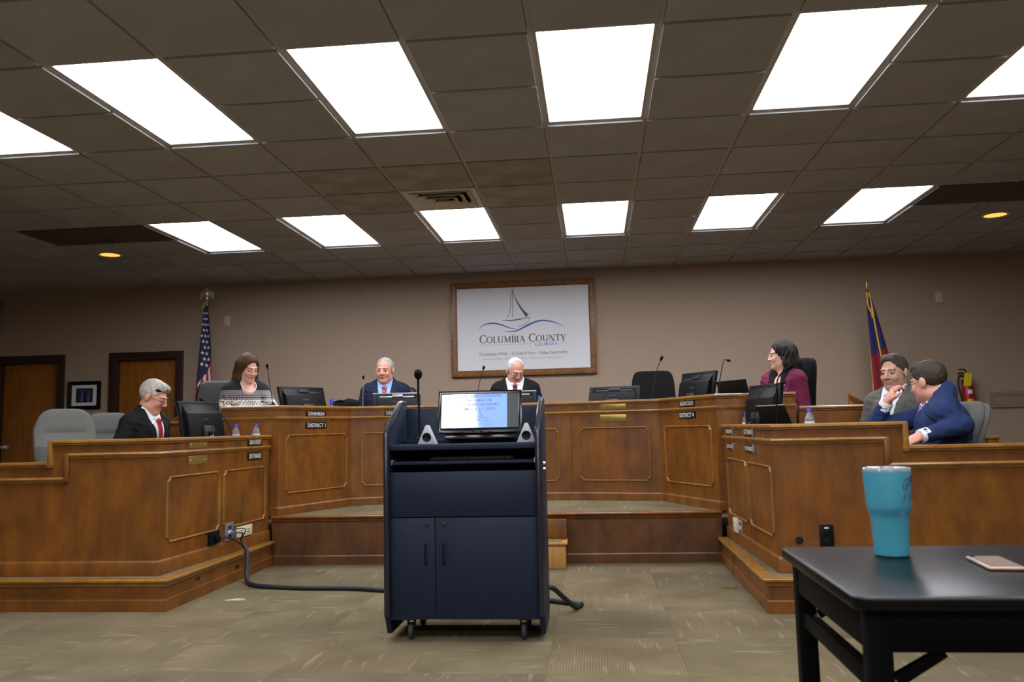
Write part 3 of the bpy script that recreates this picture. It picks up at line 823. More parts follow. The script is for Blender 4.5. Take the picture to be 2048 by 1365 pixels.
BASE = [(0, 0), (.014, 0), (.014, .07), (.010, .078), (.004, .084), (0, .086)]
def main_desk():
    P = [(-2.36, 2.90), (-2.0, 3.72), (-1.19, 4.0), (.01, 4.0), (.82, 3.78), (1.19, 2.90)]
    full = [(-2.85, 2.90)]+P+[(1.80, 2.90)]
    t = thing('council_desk', (-.59, 3.4, DZ), 'long curved wooden council desk on the dais', 'desk')
    top, rail = 1.29, 1.185
    for i in range(len(full)-1): face(t, full[i], full[i+1], DZ, top-.03, mat='oak')
    MB().sweep(full, prof(CAP, top)).build('top_cap', 'oak_trim', t, smooth=30)
    MB().sweep(full, prof(RAIL, rail)).build('rail', 'oak_trim', t, smooth=30)
    MB().sweep(full, [(x, DZ+z*.82) for x, z in BASE]).build('baseboard', 'oak', t, smooth=30)
    inner = plan(P, .47); outer = plan(P, .036)
    MB().prism(outer+inner[::-1], 1.095, 1.13).build('worktop', 'oak_trim', t, bevel=.003)
    mz = (.565, 1.04)
    for i, (t0, t1) in ((0, (.09, .84)), (1, (.10, .76)), (2, (.10, 1.09)), (3, (.09, .74)), (4, (.09, .87))):
        a, b = Vector(P[i]), Vector(P[i+1]); L = (b-a).length; d = (b-a)/L; n = Vector((d.y, -d.x))
        moulding(t, a, d, n, t0, t1, *mz)
        # thin joint strip at the corner
        if i: MB().box(-.006, -.006, DZ+.07, .006, .006, rail-.02).xf(Matrix.Translation((a.x+n.x*.001, a.y+n.y*.001, 0))).build('corner_bead', 'oak', t, smooth=0)
    return P, t
MP, mdesk = main_desk()

def low_walls():
    for x0, x1, lab, s in ((-3.62, -2.87, 'low wooden side wall with sloping handrail at the left end of dais', -1), (1.82, 2.62, 'low wooden side wall with sloping handrail at the right end of dais', 1)):
        t = thing('low_wall', ((x0+x1)/2, 2.92, DZ), lab, 'low wall')
        MB().box(x0, 2.90, .0 if False else DZ, x1, 2.94, 1.15).build('panel', 'oak', t, smooth=0)
        MB().sweep([(x0, 2.90), (x1, 2.90)], prof(CAP, 1.178)).build('top_cap', 'oak_trim', t)
        px = 2.235 if s > 0 else -3.215
        MB().box(px-.02, 2.95, DZ, px+.02, 2.99, 1.225).build('post', 'oak', t, bevel=.003)
        e = Vector((px+s*.42, 3.12, 1.02)); a = Vector((px-s*.015, 2.965, 1.245)); d = (e-a)
        r = MB(); r.extr([a+Vector((0, -.025, -.03)), a+Vector((0, .025, -.03)), a+Vector((0, .028, .005)), a+Vector((0, .012, .02)), a+Vector((0, -.012, .02)), a+Vector((0, -.028, .005))], d)
        r.build('handrail', 'oak', t, smooth=0)
low_walls()

def side_desk(path, xs_cap, xs_rail, label, cx):
    """path in travel order with the room on the right-hand side; front leg is parallel to x"""
    left = cx < 0
    hi, lo, rh, rl = 1.05, .912, .952, .80
    if left: far, corner, end = path
    else: end, corner, far = path
    t = thing('side_desk', (corner[0], corner[1], PZ), label, 'desk')
    yf = corner[1]
    sx = 1 if left else -1         # direction from far to corner
    # front wall, stepped, as one panel
    zs = [(far[0], PZ), (corner[0], PZ), (corner[0], hi-.03), (xs_cap, hi-.03), (xs_cap, lo-.03), (far[0], lo-.03)]
    if not left: zs = zs[::-1]
    MB().extr([(x, yf, z) for x, z in zs], (0, .036, 0)).build('front_panel', 'oak', t, smooth=0)
    a, b = (corner, end) if left else (end, corner)
    face(t, a, b, PZ, hi-.03, name='inner_panel')
    # caps
    cp = [(xs_cap, yf), corner, end] if left else [end, corner, (xs_cap, yf)]
    MB().sweep(cp, prof(CAP, hi)).build('top_cap', 'oak_trim', t, smooth=30)
    lp = [(far[0], yf), (xs_cap+.012*sx, yf)] if left else [(xs_cap+.012*sx, yf), (far[0], yf)]
    MB().sweep(lp, prof(CAP, lo)).build('top_cap', 'oak_trim', t, smooth=30)
    fr = (Vector((0, yf, 0)), Vector((1, 0, 0)), Vector((0, 0, 1)), Vector((0, -1, 0)))
    e = .022*sx
    MB().box(xs_cap+e*.4, yf-.0235, lo-.037, xs_cap-e, yf+.051, hi-.001).build('step_trim', 'oak_trim', t, bevel=.004)
    # rail follows the step
    rp = [(xs_rail, yf), corner, end] if left else [end, corner, (xs_rail, yf)]
    MB().sweep(rp, prof(RAIL, rh)).build('rail', 'oak_trim', t, smooth=30)
    r2 = [(far[0], yf), (xs_rail, yf)] if left else [(xs_rail, yf), (far[0], yf)]
    MB().sweep(r2, prof(RAIL, rl)).build('rail', 'oak_trim', t, smooth=30)
    MB().box(xs_rail-.017, yf-.02, rl-.022, xs_rail+.017, yf, rh+.012).build('rail', 'oak', t, bevel=.006)
    MB().sweep([(far[0], yf), corner, end] if left else [end, corner, (far[0], yf)], [(x, PZ+z*1.05) for x, z in BASE]).build('baseboard', 'oak', t, smooth=30)
    # worktop behind the inner panel
    wx = corner[0]-sx*.72
    x_in0, x_in1 = corner[0]-sx*.036, end[0]-sx*.036
    pts = [(x_in0, yf+.037), (x_in1, end[1]), (wx, end[1]), (wx, yf+.037)]
    MB().prism(pts, .90, .935).build('worktop', 'oak_trim', t, bevel=.003)
    # panel mouldings on the inner face
    A, B = Vector(a), Vector(b); L = (B-A).length; d = (B-A)/L; n = Vector((d.y, -d.x))
    for t0, t1 in ((.09, .745), (.81, 1.47)) if left else ((.10, .76), (.83, 1.46)): moulding(t, A, d, n, t0, t1, .385, .795)
    return t, A, d, n
LD, LA, Ld, Ln = side_desk([(-6.0, 1.32), (-2.51, 1.32), (-2.42, 2.86)], -3.235, -3.13, 'left wooden side desk with stepped top beside the man in black suit', -1)
RD, RA, Rd, Rn = side_desk([(1.235, 2.86), (1.285, 1.31), (5.5, 1.31)], 2.02, 1.92, 'right wooden side desk with stepped top in front of the two seated men', 1)

# ------------------------------------------------------------------ plates, outlets
def on_face(A, d, n, t, z, off=0.): return Vector((A[0]+d[0]*t+n[0]*off, A[1]+d[1]*t+n[1]*off, z))
def slab(A, d, n, t0, t1, z0, z1, off0, off1, mb=None):
    mb = mb or MB(); a = [on_face(A, d, n, t, z, off0) for t, z in ((t0, z0), (t1, z0), (t1, z1), (t0, z1))]
    nn = Vector((n[0], n[1], 0))*(off1-off0); return mb.extr(a, nn)
def name_plate(A, d, n, t0, t1, z0, z1, text, label, th=.008, frame=None, grp='name plates'):
    c = on_face(A, d, n, (t0+t1)/2, z0, 0)
    t = thing('name_plate', c, label, 'name plate', 0, grp)
    slab(A, d, n, t0, t1, z0, z1, .001, th).build('plate', 'plate_black', t, bevel=.0015)
    if text:
        m = MB(); h = (z1-z0)*.62
        o = on_face(A, d, n, (t0+t1)/2, (z0+z1)/2-h/2, th+.0006)
        put_flat(m, text_geo(text, h, (t1-t0)*.86, .012), o, (d[0], d[1], 0), (0, 0, 1)); m.build('lettering', 'letter_white', t, smooth=0)
    if frame:
        for tt in frame: slab(A, d, n, tt, tt+.012, z0-.006, z1+.006, .001, th+.004).build('edge_sheen', 'silver', t, bevel=.001)  # silver strip imitating the sheen on the plate's end edge
def brass_plate(A, d, n, t0, t1, z0, z1, label, mat='brass'):
    t = thing('brass_plate', on_face(A, d, n, (t0+t1)/2, z0), label, 'brass plate', 0, 'blank brass plates')
    slab(A, d, n, t0, t1, z0, z1, .001, .004).build('plate', mat, t, bevel=.001)
    for tt in (t0+.03, t1-.03):
        c = on_face(A, d, n, tt, (z0+z1)/2, .004)
        MB().cone(c, c+Vector((n[0], n[1], 0))*.0025, .006, .004, 10).build('screw', 'screw', t)
def seg(i):
    a, b = Vector(MP[i]), Vector(MP[i+1]); d = (b-a).normalized(); return a, d, Vector((d.y, -d.x))
a, d, n = seg(0)
name_plate(a, d, n, .325, .565, 1.198, 1.245, 'CONNIE MELEAR', 'upper black name plate on desk in front of the woman in patterned sweater')
name_plate(a, d, n, .318, .578, 1.096, 1.147, 'DISTRICT 1', 'district plate with number 1 below the name plate')
a, d, n = seg(1)
name_plate(a, d, n, .315, .56, 1.198, 1.245, 'DON SKINNER', 'upper black name plate partly hidden by the left side of lectern')
name_plate(a, d, n, .318, .56, 1.085, 1.138, 'DISTRICT 2', 'lower black plate almost hidden by the left side of lectern')
a, d, n = seg(3)
brass_plate(a, d, n, .294, .534, 1.205, 1.262, 'blank brass plate above the rail, right of the lectern')
brass_plate(a, d, n, .29, .535, 1.098, 1.160, 'blank brass plate below the rail, right of the lectern')
a, d, n = seg(4)
name_plate(a, d, n, .37, .635, 1.203, 1.258, 'ALISON COUCH', 'upper black name plate below the tilted monitor right of the empty chair')
name_plate(a, d, n, .362, .637, 1.106, 1.162, 'DISTRICT 4', 'district plate with number 4 under the name plate at right')
brass_plate(LA, Ld, Ln, .33, .575, .972, 1.028, 'dull brass plate above the rail on the left side desk', 'cap_plate')
brass_plate(LA, Ld, Ln, .33, .575, .862, .922, 'dull brass plate below the rail on the left side desk', 'cap_plate')
name_plate(LA, Ld, Ln, 1.17, 1.40, .968, 1.024, 'GLENN A. KENNEDY', 'upper black name plate on the left side desk')
name_plate(LA, Ld, Ln, 1.17, 1.40, .858, .918, 'DEPUTY MANAGER', 'lower black name plate on the left side desk')
# right desk: t measured from the far end
tR = lambda y: (2.86-y)/abs(Rd[1])
name_plate(RA, Rd, Rn, .13, .37, .975, 1.022, 'CHRIS DRIVER', 'upper black name plate at the far end of the right side desk', .012, (.37,))
name_plate(RA, Rd, Rn, .77, 1.05, .975, 1.026, 'SCOTT JOHNSON', 'upper black name plate nearest the corner of the right side desk', .012, (1.05,))
name_plate(RA, Rd, Rn, .14, .38, .868, .910, 'COUNTY ATTORNEY', 'lower black name plate at the far end of the right side desk', .012, (.38,))
name_plate(RA, Rd, Rn, .78, 1.05, .868, .912, 'COUNTY MANAGER', 'lower black name plate nearest the corner of the right side desk', .012, (1.05,))

def outlet(A, d, n, t0, t1, z0, z1, mat, label, kind, th=.012, screws=True, horiz=True):
    t = thing('outlet_plate', on_face(A, d, n, (t0+t1)/2, z0), label, 'outlet')
    slab(A, d, n, t0, t1, z0, z1, .001, th).build('plate', mat, t, bevel=.002)
    w_, h_ = t1-t0, z1-z0
    if kind == 'duplex':
        for k in (0, 1):
            cz = z0+h_*(.5 if horiz else .3+.4*k); ct = t0+w_*(.28+.44*k if horiz else .5)
            rw = (w_*.17 if horiz else w_*.24); rh = (h_*.3 if horiz else h_*.14)
            r_ = slab(A, d, n, ct-rw, ct+rw, cz-rh, cz+rh, th, th+.002).build('socket', mat, t, bevel=.001)
            for s in (-.4, .4):
                if horiz: slab(A, d, n, ct-rw*.5, ct+rw*.3, cz+s*rh-.003, cz+s*rh+.003, th+.0018, th+.0026).build('slot', 'hole_black', r_, smooth=0)
                else: slab(A, d, n, ct+s*rw-.002, ct+s*rw+.002, cz-rh*.5, cz+rh*.4, th+.0018, th+.0026).build('slot', 'hole_black', r_, smooth=0)
    elif kind == 'jack':
        for k in range(3):
            cz = z0+h_*(.25+.25*k); slab(A, d, n, t0+w_*.3, t0+w_*.7, cz-.011, cz+.011, th, th+.003).build('jack', 'dark_grey_plastic' if k != 1 else 'white_paint', t, bevel=.001)
    return t
outlet(LA, Ld, Ln, .60, .73, .295, .385, 'black_plastic', 'black outlet box on the left desk with plug in it', 'duplex', .02, True, False)
outlet(LA, Ld, Ln, .83, .945, .285, .415, 'silver', 'steel jack plate on the left side desk above the cable', 'jack')
outlet(LA, Ld, Ln, 1.0, 1.235, .29, .368, 'cream_plastic', 'cream double outlet right of the steel plate on left desk', 'duplex', .016)
outlet(RA, Rd, Rn, .30, .42, .275, .375, 'cream_plastic', 'cream outlet on the inner side of the right desk', 'duplex', .022, True, False)
outlet(RA, Rd, Rn, .45, .54, .27, .375, 'grey_plastic', 'grey jack plate beside the cream outlet on right desk', 'jack', .008)
FA, Fd, Fn = Vector((0, 1.31)), Vector((1, 0)), Vector((0, -1))
ob = outlet(FA, Fd, Fn, 1.515, 1.592, .325, .465, 'black_plastic', 'black outlet on the front of the right desk behind table', 'duplex', .014, True, False)
slab(FA, Fd, Fn, 1.54, 1.565, .44, .452, .014, .015).build('sticker', 'cream_plastic', ob, smooth=0)
hole = MB(); hole.lathe([(.001, 0), (.019, 0), (.021, -.003), (.017, -.004), (.001, -.0035)], (1.40, 1.3095, .377), 18, axis='y')
hole.v = [((x-1.40)*1.1+1.40, y, z) for x, y, z in hole.v]
solo(hole, 'cable_hole', 'hole_black', (1.40, 1.309, .356), 'small dark cable hole in the front of right desk', 'cable hole')
for y, z in ((1.62, .125), (2.22, .10)):
    m = MB(); m.tube([(-2.398, y-.025, z), (-2.388, y-.02, z), (-2.386, y, z+.004), (-2.388, y+.02, z), (-2.398, y+.025, z)], .005, 6)
    for k in (-.012, .012): m.cone((-2.396, y+k, z), (-2.384, y+k, z), .008, .006, 8)
    solo(m, 'cable_clip', 'black_gloss', (-2.395, y, z-.01), 'small black metal clip on the left step riser, %s' % ('nearer the corner' if y < 2 else 'nearer the hanging cable'), 'clip', 'riser clips')
# ================================================================== LECTERN
def lectern():
    X0, X1, Y0, Y1 = -.845, -.035, .50, .95
    t = thing('lectern', ((X0+X1)/2, (Y0+Y1)/2, 0), 'dark navy multimedia lectern on casters in the middle of the room', 'lectern')
    th = .026
    prof2 = [(Y0, .125), (Y0+.05, .035), (Y1-.06, .035), (Y1, .11), (Y1, 1.185), (Y1-.03, 1.215), (Y0+.33, 1.215), (Y0+.30, 1.205), (Y0+.02, 1.068), (Y0, 1.045)]
    for x, nm in ((X0, 'side_panel'), (X1-th, 'side_panel')):
        s = MB().extr([(x, y, z) for y, z in prof2], (th, 0, 0)).build(nm, 'lectern_navy', t, bevel=.004)
        # rounded edge band along the front and slope
        pts = [(x+th/2, y, z) for y, z in ((Y0, .13), (Y0, .6), (Y0, 1.035), (Y0+.012, 1.06), (Y0+.15, 1.132), (Y0+.29, 1.203), (Y0+.33, 1.214), (Y1-.03, 1.214))]
        m = MB(); m.tube(pts, .0155, 10); m.build('edge_band', 'lectern_edge', s)
    xi0, xi1 = X0+th, X1-th
    MB().box(xi0, Y0+.30, .985, xi1, Y1-.01, 1.01).box(xi0, Y0+.012, .960, xi1, Y0+.34, .988).build('shelf', 'lectern_navy', t, bevel=.003)
    MB().box(xi0, Y1-.03, .06, xi1, Y1-.012, 1.185).build('back_panel', 'lectern_navy', t, bevel=.002)
    MB().box(xi0, Y0+.02, .62, xi1, Y0+.04, .848).build('front_panel', 'lectern_navy', t, bevel=.002)
    MB().box(xi0+.012, Y0+.03, .885, xi1-.012, Y0+.36, .902).build('keyboard_tray', 'lectern_navy', t, bevel=.003)
    for x in (xi0+.006, xi1-.006): MB().box(x-.006, Y0+.05, .885, x+.006, Y0+.34, .91).build('tray_slide', 'chrome', t, smooth=0)
    MB().box(xi0, Y0+.02, .11, xi1, Y1-.03, .13).build('floor_panel', 'lectern_navy', t, smooth=0)
    MB().box(xi0, Y0+.06, .60, xi1, Y1-.03, .615).build('middle_shelf', 'lectern_navy', t, smooth=0)
    xs = -.585
    for x0, x1, hx, kx in ((xi0+.002, xs-.0015, xs-.046, xs-.042), (xs+.0015, xi1-.002, xs+.046, xs+.044)):
        dr = MB().box(x0, Y0+.018, .118, x1, Y0+.037, .615).build('door', 'lectern_navy', t, bevel=.002)
        m = MB(); m.tube([(hx, Y0+.018, .385), (hx, Y0-.006, .385), (hx, Y0-.008, .395), (hx, Y0-.008, .475), (hx, Y0-.006, .485), (hx, Y0+.018, .485)], .004, 8); m.build('handle', 'black_plastic', dr)
        MB().lathe([(.001, 0), (.011, 0), (.011, -.006), (.007, -.008), (.001, -.008)], (kx, Y0+.018, .583), 16, axis='y').build('lock', 'dark_grey_plastic', dr)
    for x in (X0+.12, X1-.11):
        for y in (Y0+.08, Y1-.08):
            c = MB(); c.box(x-.03, y-.03, .10, x+.03, y+.03, .112); c.box(x-.02, y-.012, .05, x-.014, y+.012, .10); c.box(x+.014, y-.012, .05, x+.02, y+.012, .10)
            cs = c.build('caster', 'black_plastic', t, smooth=0)
            MB().lathe([(.001, -.012), (.036, -.012), (.042, -.007), (.042, .007), (.036, .012), (.001, .012)], (x, y, .042), 24, axis='x').build('wheel', 'rubber', cs)
    for z in (.875, .845): MB().cone((X1, Y0+.20, z), (X1+.012, Y0+.20, z), .008, .006, 10).build('bolt', 'chrome', t)
    # clutter cables under the shelf
    MB().tube(spline([(-.62, .86, .905), (-.60, .80, .93), (-.55, .82, .96)]), .006, 6).tube(spline([(-.44, .88, .905), (-.47, .80, .93), (-.52, .78, .957)]), .006, 6).build('cable', 'cable_black', t)
    # keyboard on the tray
    k = thing('keyboard', (-.40, Y0+.15, .9025), 'black keyboard on the pull-out tray of lectern', 'keyboard')
    MB().box(-.62, Y0+.07, .9025, -.18, Y0+.21, .915).build('case', 'black_plastic', k, bevel=.003)
    kk = MB()
    for r in range(5):
        for c in range(15): kk.box(-.61+c*.028, Y0+.08+r*.025, .915, -.61+c*.028+.022, Y0+.08+r*.025+.02, .92)
    kk.build('keys', 'dark_grey_plastic', k, smooth=0)['kind'] = 'stuff'
    return t
lectern()

def emblem_flat(mb, o, ex, ey, s, mi=0):
    o, ex, ey = Vector(o), Vector(ex), Vector(ey)
    def st(pts, wd):
        sp = spline([(x*s, y*s, 0) for x, y in pts], 6); m = len(sp)
        ww = [wd[0]*s+(wd[1]-wd[0])*s*i/(m-1) for i in range(m)] if isinstance(wd, tuple) else wd*s
        put_flat(mb, ribbon([(q.x, q.y) for q in sp], ww), o, ex, ey, mi)
    st([(0, 1), (.0, .3), (-.02, 0)], .03); st([(0, 1), (-.06, .5), (-.16, .02)], .03); st([(0, 1), (.12, .45), (.36, .06)], (.02, .14))
    st([(-.3, -.04), (.1, -.06), (.48, .02)], .06); st([(-1.0, -.42), (-.55, -.2), (-.1, -.4)], .05); st([(-.3, -.5), (.2, -.38), (.7, -.18), (1.3, -.4)], .06)

def lectern_monitor():
    t = thing('lectern_monitor', (-.372, .74, 1.0105), 'wide glossy black screen showing blue title slide on the lectern', 'monitor', R(2.3))
    # local frame: x right, y back, z up; tilted back
    tl = Matrix.Translation((0, -.045, .033)) @ Matrix.Rotation(R(-14.5), 4, 'X')
    W, H = .452, .232
    def bl(mb, name, mat, parent=t, **k): return mb.xf(tl).build(name, mat, parent, local=True, **k)
    case = bl(MB().box(-W/2, 0, 0, W/2, .032, H), 'case', 'black_gloss', bevel=.005)
    b = .017
    bl(MB().sweep([(-W/2, 0), (-W/2, H), (W/2, H), (W/2, 0)], [(0, 0), (0, .006), (.004, .007), (b, .004), (b, 0)], closed=True, frame=(Vector((0, 0, 0)), Vector((1, 0, 0)), Vector((0, 0, 1)), Vector((0, -1, 0)))), 'bezel', 'black_gloss', case)
    z0, z1 = .026, H-.014
    bar = .062
    for x0, x1 in ((-W/2+b, -W/2+b+bar), (W/2-b-bar, W/2-b)):
        bl(MB().box(x0, -.0022, z0, x1, 0, z1), 'side_bar', 'screen_bar', case, smooth=0)
    bl(MB().box(-W/2+b+bar, -.0022, z0, W/2-b-bar, 0, z1), 'screen', 'screen_blue', case, smooth=0)
    EX, EZ = (1, 0, 0), (0, 0, 1); Y = -.0026; sw = W-2*b-2*bar
    m = MB(); h = z1-z0
    for s, zc, wd, hh in (('COLUMBIA COUNTY', .88, .80, .062), ('BOARD OF', .755, .47, .062), ('COMMISSIONERS', .63, .72, .062)):
        put_flat(m, serif_geo(s, hh*h*1.15, None, wd*sw, 0, .05), (0, Y, z0+zc*h), EX, EZ)
    put_flat(m, text_geo('March 21, 2023', .062*h*1.1, .56*sw, .004), (0, Y, z0+.51*h), EX, EZ)
    emblem_flat(m, (.0, Y, z0+.32*h), EX, EZ, .035)
    put_flat(m, serif_geo('COLUMBIA COUNTY', .042*h, .034*h, .40*sw, 0, .04), (0, Y, z0+.185*h), EX, EZ)
    put_flat(m, text_geo('A Community of Pride  A County of Vision  Endless Opportunities', .017*h, .46*sw), (0, Y, z0+.115*h), EX, EZ)
    put_flat(m, text_geo('www.columbiacountyga.gov', .015*h, .40*sw), (0, Y, z0+.08*h), EX, EZ)
    bl(m, 'slide_text', 'screen_text', case, smooth=0)
    bl(MB().box(.055, -.0035, .008, .064, 0, .014), 'power_light', 'led_blue', case, smooth=0)
    bl(MB().box(-.05, -.012, -.006, .05, .012, .006), 'sensor_bar', 'black_gloss', case, bevel=.003)
    MB().box(-.19, -.05, 0, .19, .10, .012).build('stand_base', 'black_gloss', t, bevel=.004, local=True)
    bl(MB().box(-.19, .002, -.034, .19, .026, -.004), 'speaker_bar', 'black_gloss', bevel=.005)
    MB().box(-.04, .02, .01, .04, .05, .16).build('neck', 'black_plastic', t, bevel=.003, local=True)
lectern_monitor()

def triangle_speaker(x, label):
    y, z = .60, .9885
    t = thing('desk_speaker', (x, y, z), label, 'speaker', 0, 'lectern speakers')
    w_, h_ = .050, .100
    tri = [(-w_, 0), (w_, 0), (.006, h_), (-.006, h_)]
    MB().extr([(x+a, y-.02, z+b) for a, b in tri], (0, .055, 0)).build('body', 'speaker_grey', t, bevel=.004)
    MB().lathe([(.001, -.002), (.014, -.003), (.021, -.006), (.024, -.001), (.024, 0), (.001, 0)], (x, y-.020, z+.036), 24, axis='y').build('cone', 'black_plastic', t)
triangle_speaker(-.635, 'grey triangular speaker with round cone on the left of lectern screen')
triangle_speaker(-.112, 'grey triangular speaker with round cone on the right of lectern screen')

# ================================================================== MICROPHONES
def mic(base, tip, bend, label, thick=.004, head=.014, hl=.034, mat='dark_grey_plastic', grp='gooseneck microphones', base_r=.03):
    base, tip = Vector(base), Vector(tip)
    t = thing('gooseneck_microphone', base, label, 'microphone', 0, grp)
    MB().lathe([(.001, 0), (base_r, 0), (base_r, .006), (base_r*.5, .012), (base_r*.3, .03), (.001, .03)], base, 18).build('base', 'black_plastic', t)
    path = spline([base+Vector((0, 0, .02))]+[Vector(b) for b in bend]+[tip], 8)
    d = (path[-1]-path[-2]).normalized()
    MB().tube(path, thick, 8).build('stem', mat, t)
    MB().tube([tip-d*.012, tip-d*.006, tip+d*hl*.1, tip+d*hl*.45, tip+d*hl*.8, tip+d*hl], [thick*1.3, head*.55, head*.85, head, head*.8, head*.25], 12).build('head', 'fabric_black', t)
mic((-.70, .70, 1.0105), (-.69, .64, 1.345), [(-.70, .70, 1.15), (-.703, .70, 1.26)], 'tall gooseneck microphone with round foam head on the lectern', .006, .023, .048, 'black_plastic', 'lectern microphone')

# ================================================================== MONITORS, LAPTOPS, BOTTLES
def monitor(loc, rz, w_, h_, tilt, label, lip='dark_grey_plastic', depth=.045, bottom=.05, style=0):
    """seen from behind: local -y is the rear shell side, screen faces +y"""
    t = thing('desk_monitor', loc, label, 'monitor', rz, 'desk monitors')
    tl = Matrix.Translation((0, 0, bottom)) @ Matrix.Rotation(R(tilt), 4, 'X')
    def bl(mb, name, mat, parent=t, **k): return mb.xf(tl).build(name, mat, parent, local=True, **k)
    sh = bl(MB().box(-w_/2, -.012, 0, w_/2, .016, h_), 'shell', 'black_plastic', bevel=.004)
    bl(MB().box(-w_/2, -.012, h_-.012, w_/2, .017, h_+.002), 'top_edge', lip, sh, bevel=.002)
    m = MB(); s = .86   # bulged rear cover with sloped top
    m.extr([(-w_/2*s, -.012, .03), (-w_/2*s, -.05, .05), (-w_/2*s, -.05, h_*.70), (-w_/2*s, -.028, h_*.80), (-w_/2*s, -.012, h_*.93)], (w_*s, 0, 0))
    bl(m, 'rear_cover', 'black_plastic', sh, bevel=.005)
    if style == 0:
        for a, b in ((-w_*.36, -w_*.10), (w_*.12, w_*.36)): bl(MB().box(a, -.032, h_*.775, b, -.022, h_*.835), 'vent_strip', lip, sh, bevel=.002)
        bl(MB().box(-w_*.10, -.036, h_*.80, w_*.12, -.012, h_*.90), 'handle_recess', lip, sh, bevel=.003)
    bl(MB().box(-w_*.09, -.054, h_*.53, w_*.06, -.0495, h_*.58), 'maker_label', 'dark_grey_plastic', sh, smooth=0)
    bl(MB().box(-w_/2+.012, .0155, .014, w_/2-.012, .0175, h_-.016), 'screen', 'black_gloss', sh, smooth=0)
    bl(MB().box(-.055, -.075, h_*.12, .055, -.048, h_*.40), 'stand_mount', 'dark_grey_plastic', sh, bevel=.004)
    MB().box(-.03, -.085, .01, .03, -.055, bottom+h_*.3).build('stand_neck', 'black_plastic', t, local=True, bevel=.003)
    MB().lathe([(.001, 0), (.11, 0), (.11, .008), (.03, .018), (.001, .018)], (0, -.03, 0), 28).build('stand_base', 'black_plastic', t, local=True)
    cb = MB().tube(spline([(-.03, -.08, h_*.35), (-.06, -.10, h_*.25), (-.05, -.09, .08), (-.10, -.06, .02)]), .004, 6).tube(spline([(.0, -.08, h_*.38), (-.03, -.10, h_*.30), (.02, -.095, h_*.2), (.03, -.08, .03)]), .003, 6)
    cb.build('cables', 'silver', t, local=True)
    return t
WT = 1.131
monitor((-2.345, 3.525, WT), R(66-8), .50, .30, -16, 'black desk monitor between the woman in sweater and the water bottle')
monitor((-1.640, 4.075, WT), R(18), .46, .255, -22, 'grey edged desk monitor in front of the man in navy suit', 'silver_plastic')
monitor((-.545, 4.20, WT), R(0), .46, .25, -22, 'grey edged desk monitor in front of the white haired man', 'silver_plastic')
monitor((.415, 4.095, WT), R(-14), .49, .265, -24, 'low desk monitor above the brass plates right of lectern', 'dark_grey_plastic')
monitor((1.115, 3.66, WT), R(-60), .48, .335, -12, 'tall tilted desk monitor between two microphones right of the empty chair')
SW = .936
monitor((-2.735, 2.38, SW), R(76), .45, .335, -12, 'large black monitor on the left side desk beside the man in black suit', style=1)
monitor((1.475, 2.60, SW), R(-72), .46, .355, -8, 'black monitor on the right side desk left of the laptop', style=1)

def laptop(loc, rz, label, w_=.36, d_=.25, ang=108):
    t = thing('laptop', loc, label, 'laptop', rz, 'laptops')
    MB().box(-w_/2, 0, 0, w_/2, d_, .016).build('base', 'dark_grey_plastic', t, local=True, bevel=.003)
    MB().box(-w_/2+.02, .04, .016, w_/2-.02, d_*.55, .0175).build('keyboard', 'black_plastic', t, local=True, smooth=0)
    tl = Matrix.Translation((0, .002, .018)) @ Matrix.Rotation(R(ang-90), 4, 'X')
    lid = MB().box(-w_/2, -.004, 0, w_/2, .004, d_-.005).xf(tl).build('lid', 'black_plastic', t, local=True, bevel=.003)
    MB().box(-w_/2+.012, .0035, .014, w_/2-.012, .0047, d_-.016).xf(tl).build('screen', 'black_gloss', lid, local=True, smooth=0)
    MB().box(-w_/2, -.0045, d_-.009, w_/2, .0045, d_-.004).xf(tl).build('lid_edge', 'silver', lid, local=True, smooth=0)
laptop((1.40, 3.12, WT), R(-100+38), 'open dark laptop in front of the woman in berry blazer', .38, .27, 105)
laptop((1.54, 2.24, SW), R(-70), 'open dark laptop on the right side desk beside the monitor', .36, .245, 112)

def bottle(loc, label, h=.205):
    t = thing('water_bottle', loc, label, 'bottle', 0, 'water bottles')
    MB().lathe([(.001, .002), (.026, 0), (.031, .006), (.031, .045), (.029, .05), (.031, .055), (.031, .10), (.029, .105), (.031, .11), (.031, .135), (.024, .158), (.0135, .178), (.0125, .188), (.001, .189)], loc, 24).build('body', 'bottle_plastic', t)
    MB().lathe([(.031, .075), (.0316, .075), (.0316, .125), (.031, .125)], loc, 24).build('wrapper', 'white_paint', t)
    MB().lathe([(.001, .186), (.0155, .184), (.0155, h-.003), (.014, h), (.001, h)], loc, 18).build('cap', 'bottle_cap', t)
bottle((-2.665, 2.775, SW), 'water bottle with blue cap nearer the monitor on the left desk')
bottle((-2.505, 2.80, SW), 'water bottle with blue cap at the far end of the left desk')
bottle((-2.22, 3.86, WT), 'water bottle with blue cap right of the leftmost dais monitor', .235)
bottle((-.295, 4.32, WT), 'water bottle with blue cap right of the white haired man', .235)
bottle((1.395, 2.78, SW), 'water bottle with blue cap at the far end of right desk')
bottle((1.60, 1.72, SW), 'water bottle with blue cap right of the laptop on the right desk')

def bag():
    c = (-2.13, 4.0, WT)
    t = thing('black_bag', c, 'low black bag lying on the desk left of the man in navy suit', 'bag')
    def f(x, y, z): return (x*(1+.06*math.sin(9*z)), y, z+.012*math.sin(23*x+3*y)+.006*math.sin(61*x))
    MB().sq((c[0], c[1], c[2]+.122), (.14, .085, .11), .55, .5, 28, 14, f).xf(Matrix.Identity(4)).build('body', 'fabric_black', t)
    MB().tube(spline([(c[0]-.10, c[1]-.05, c[2]+.205), (c[0]-.03, c[1]-.07, c[2]+.222), (c[0]+.03, c[1]-.06, c[2]+.21), (c[0]+.09, c[1]-.05, c[2]+.216)]), .009, 6).build('strap', 'fabric_black', t)
bag()

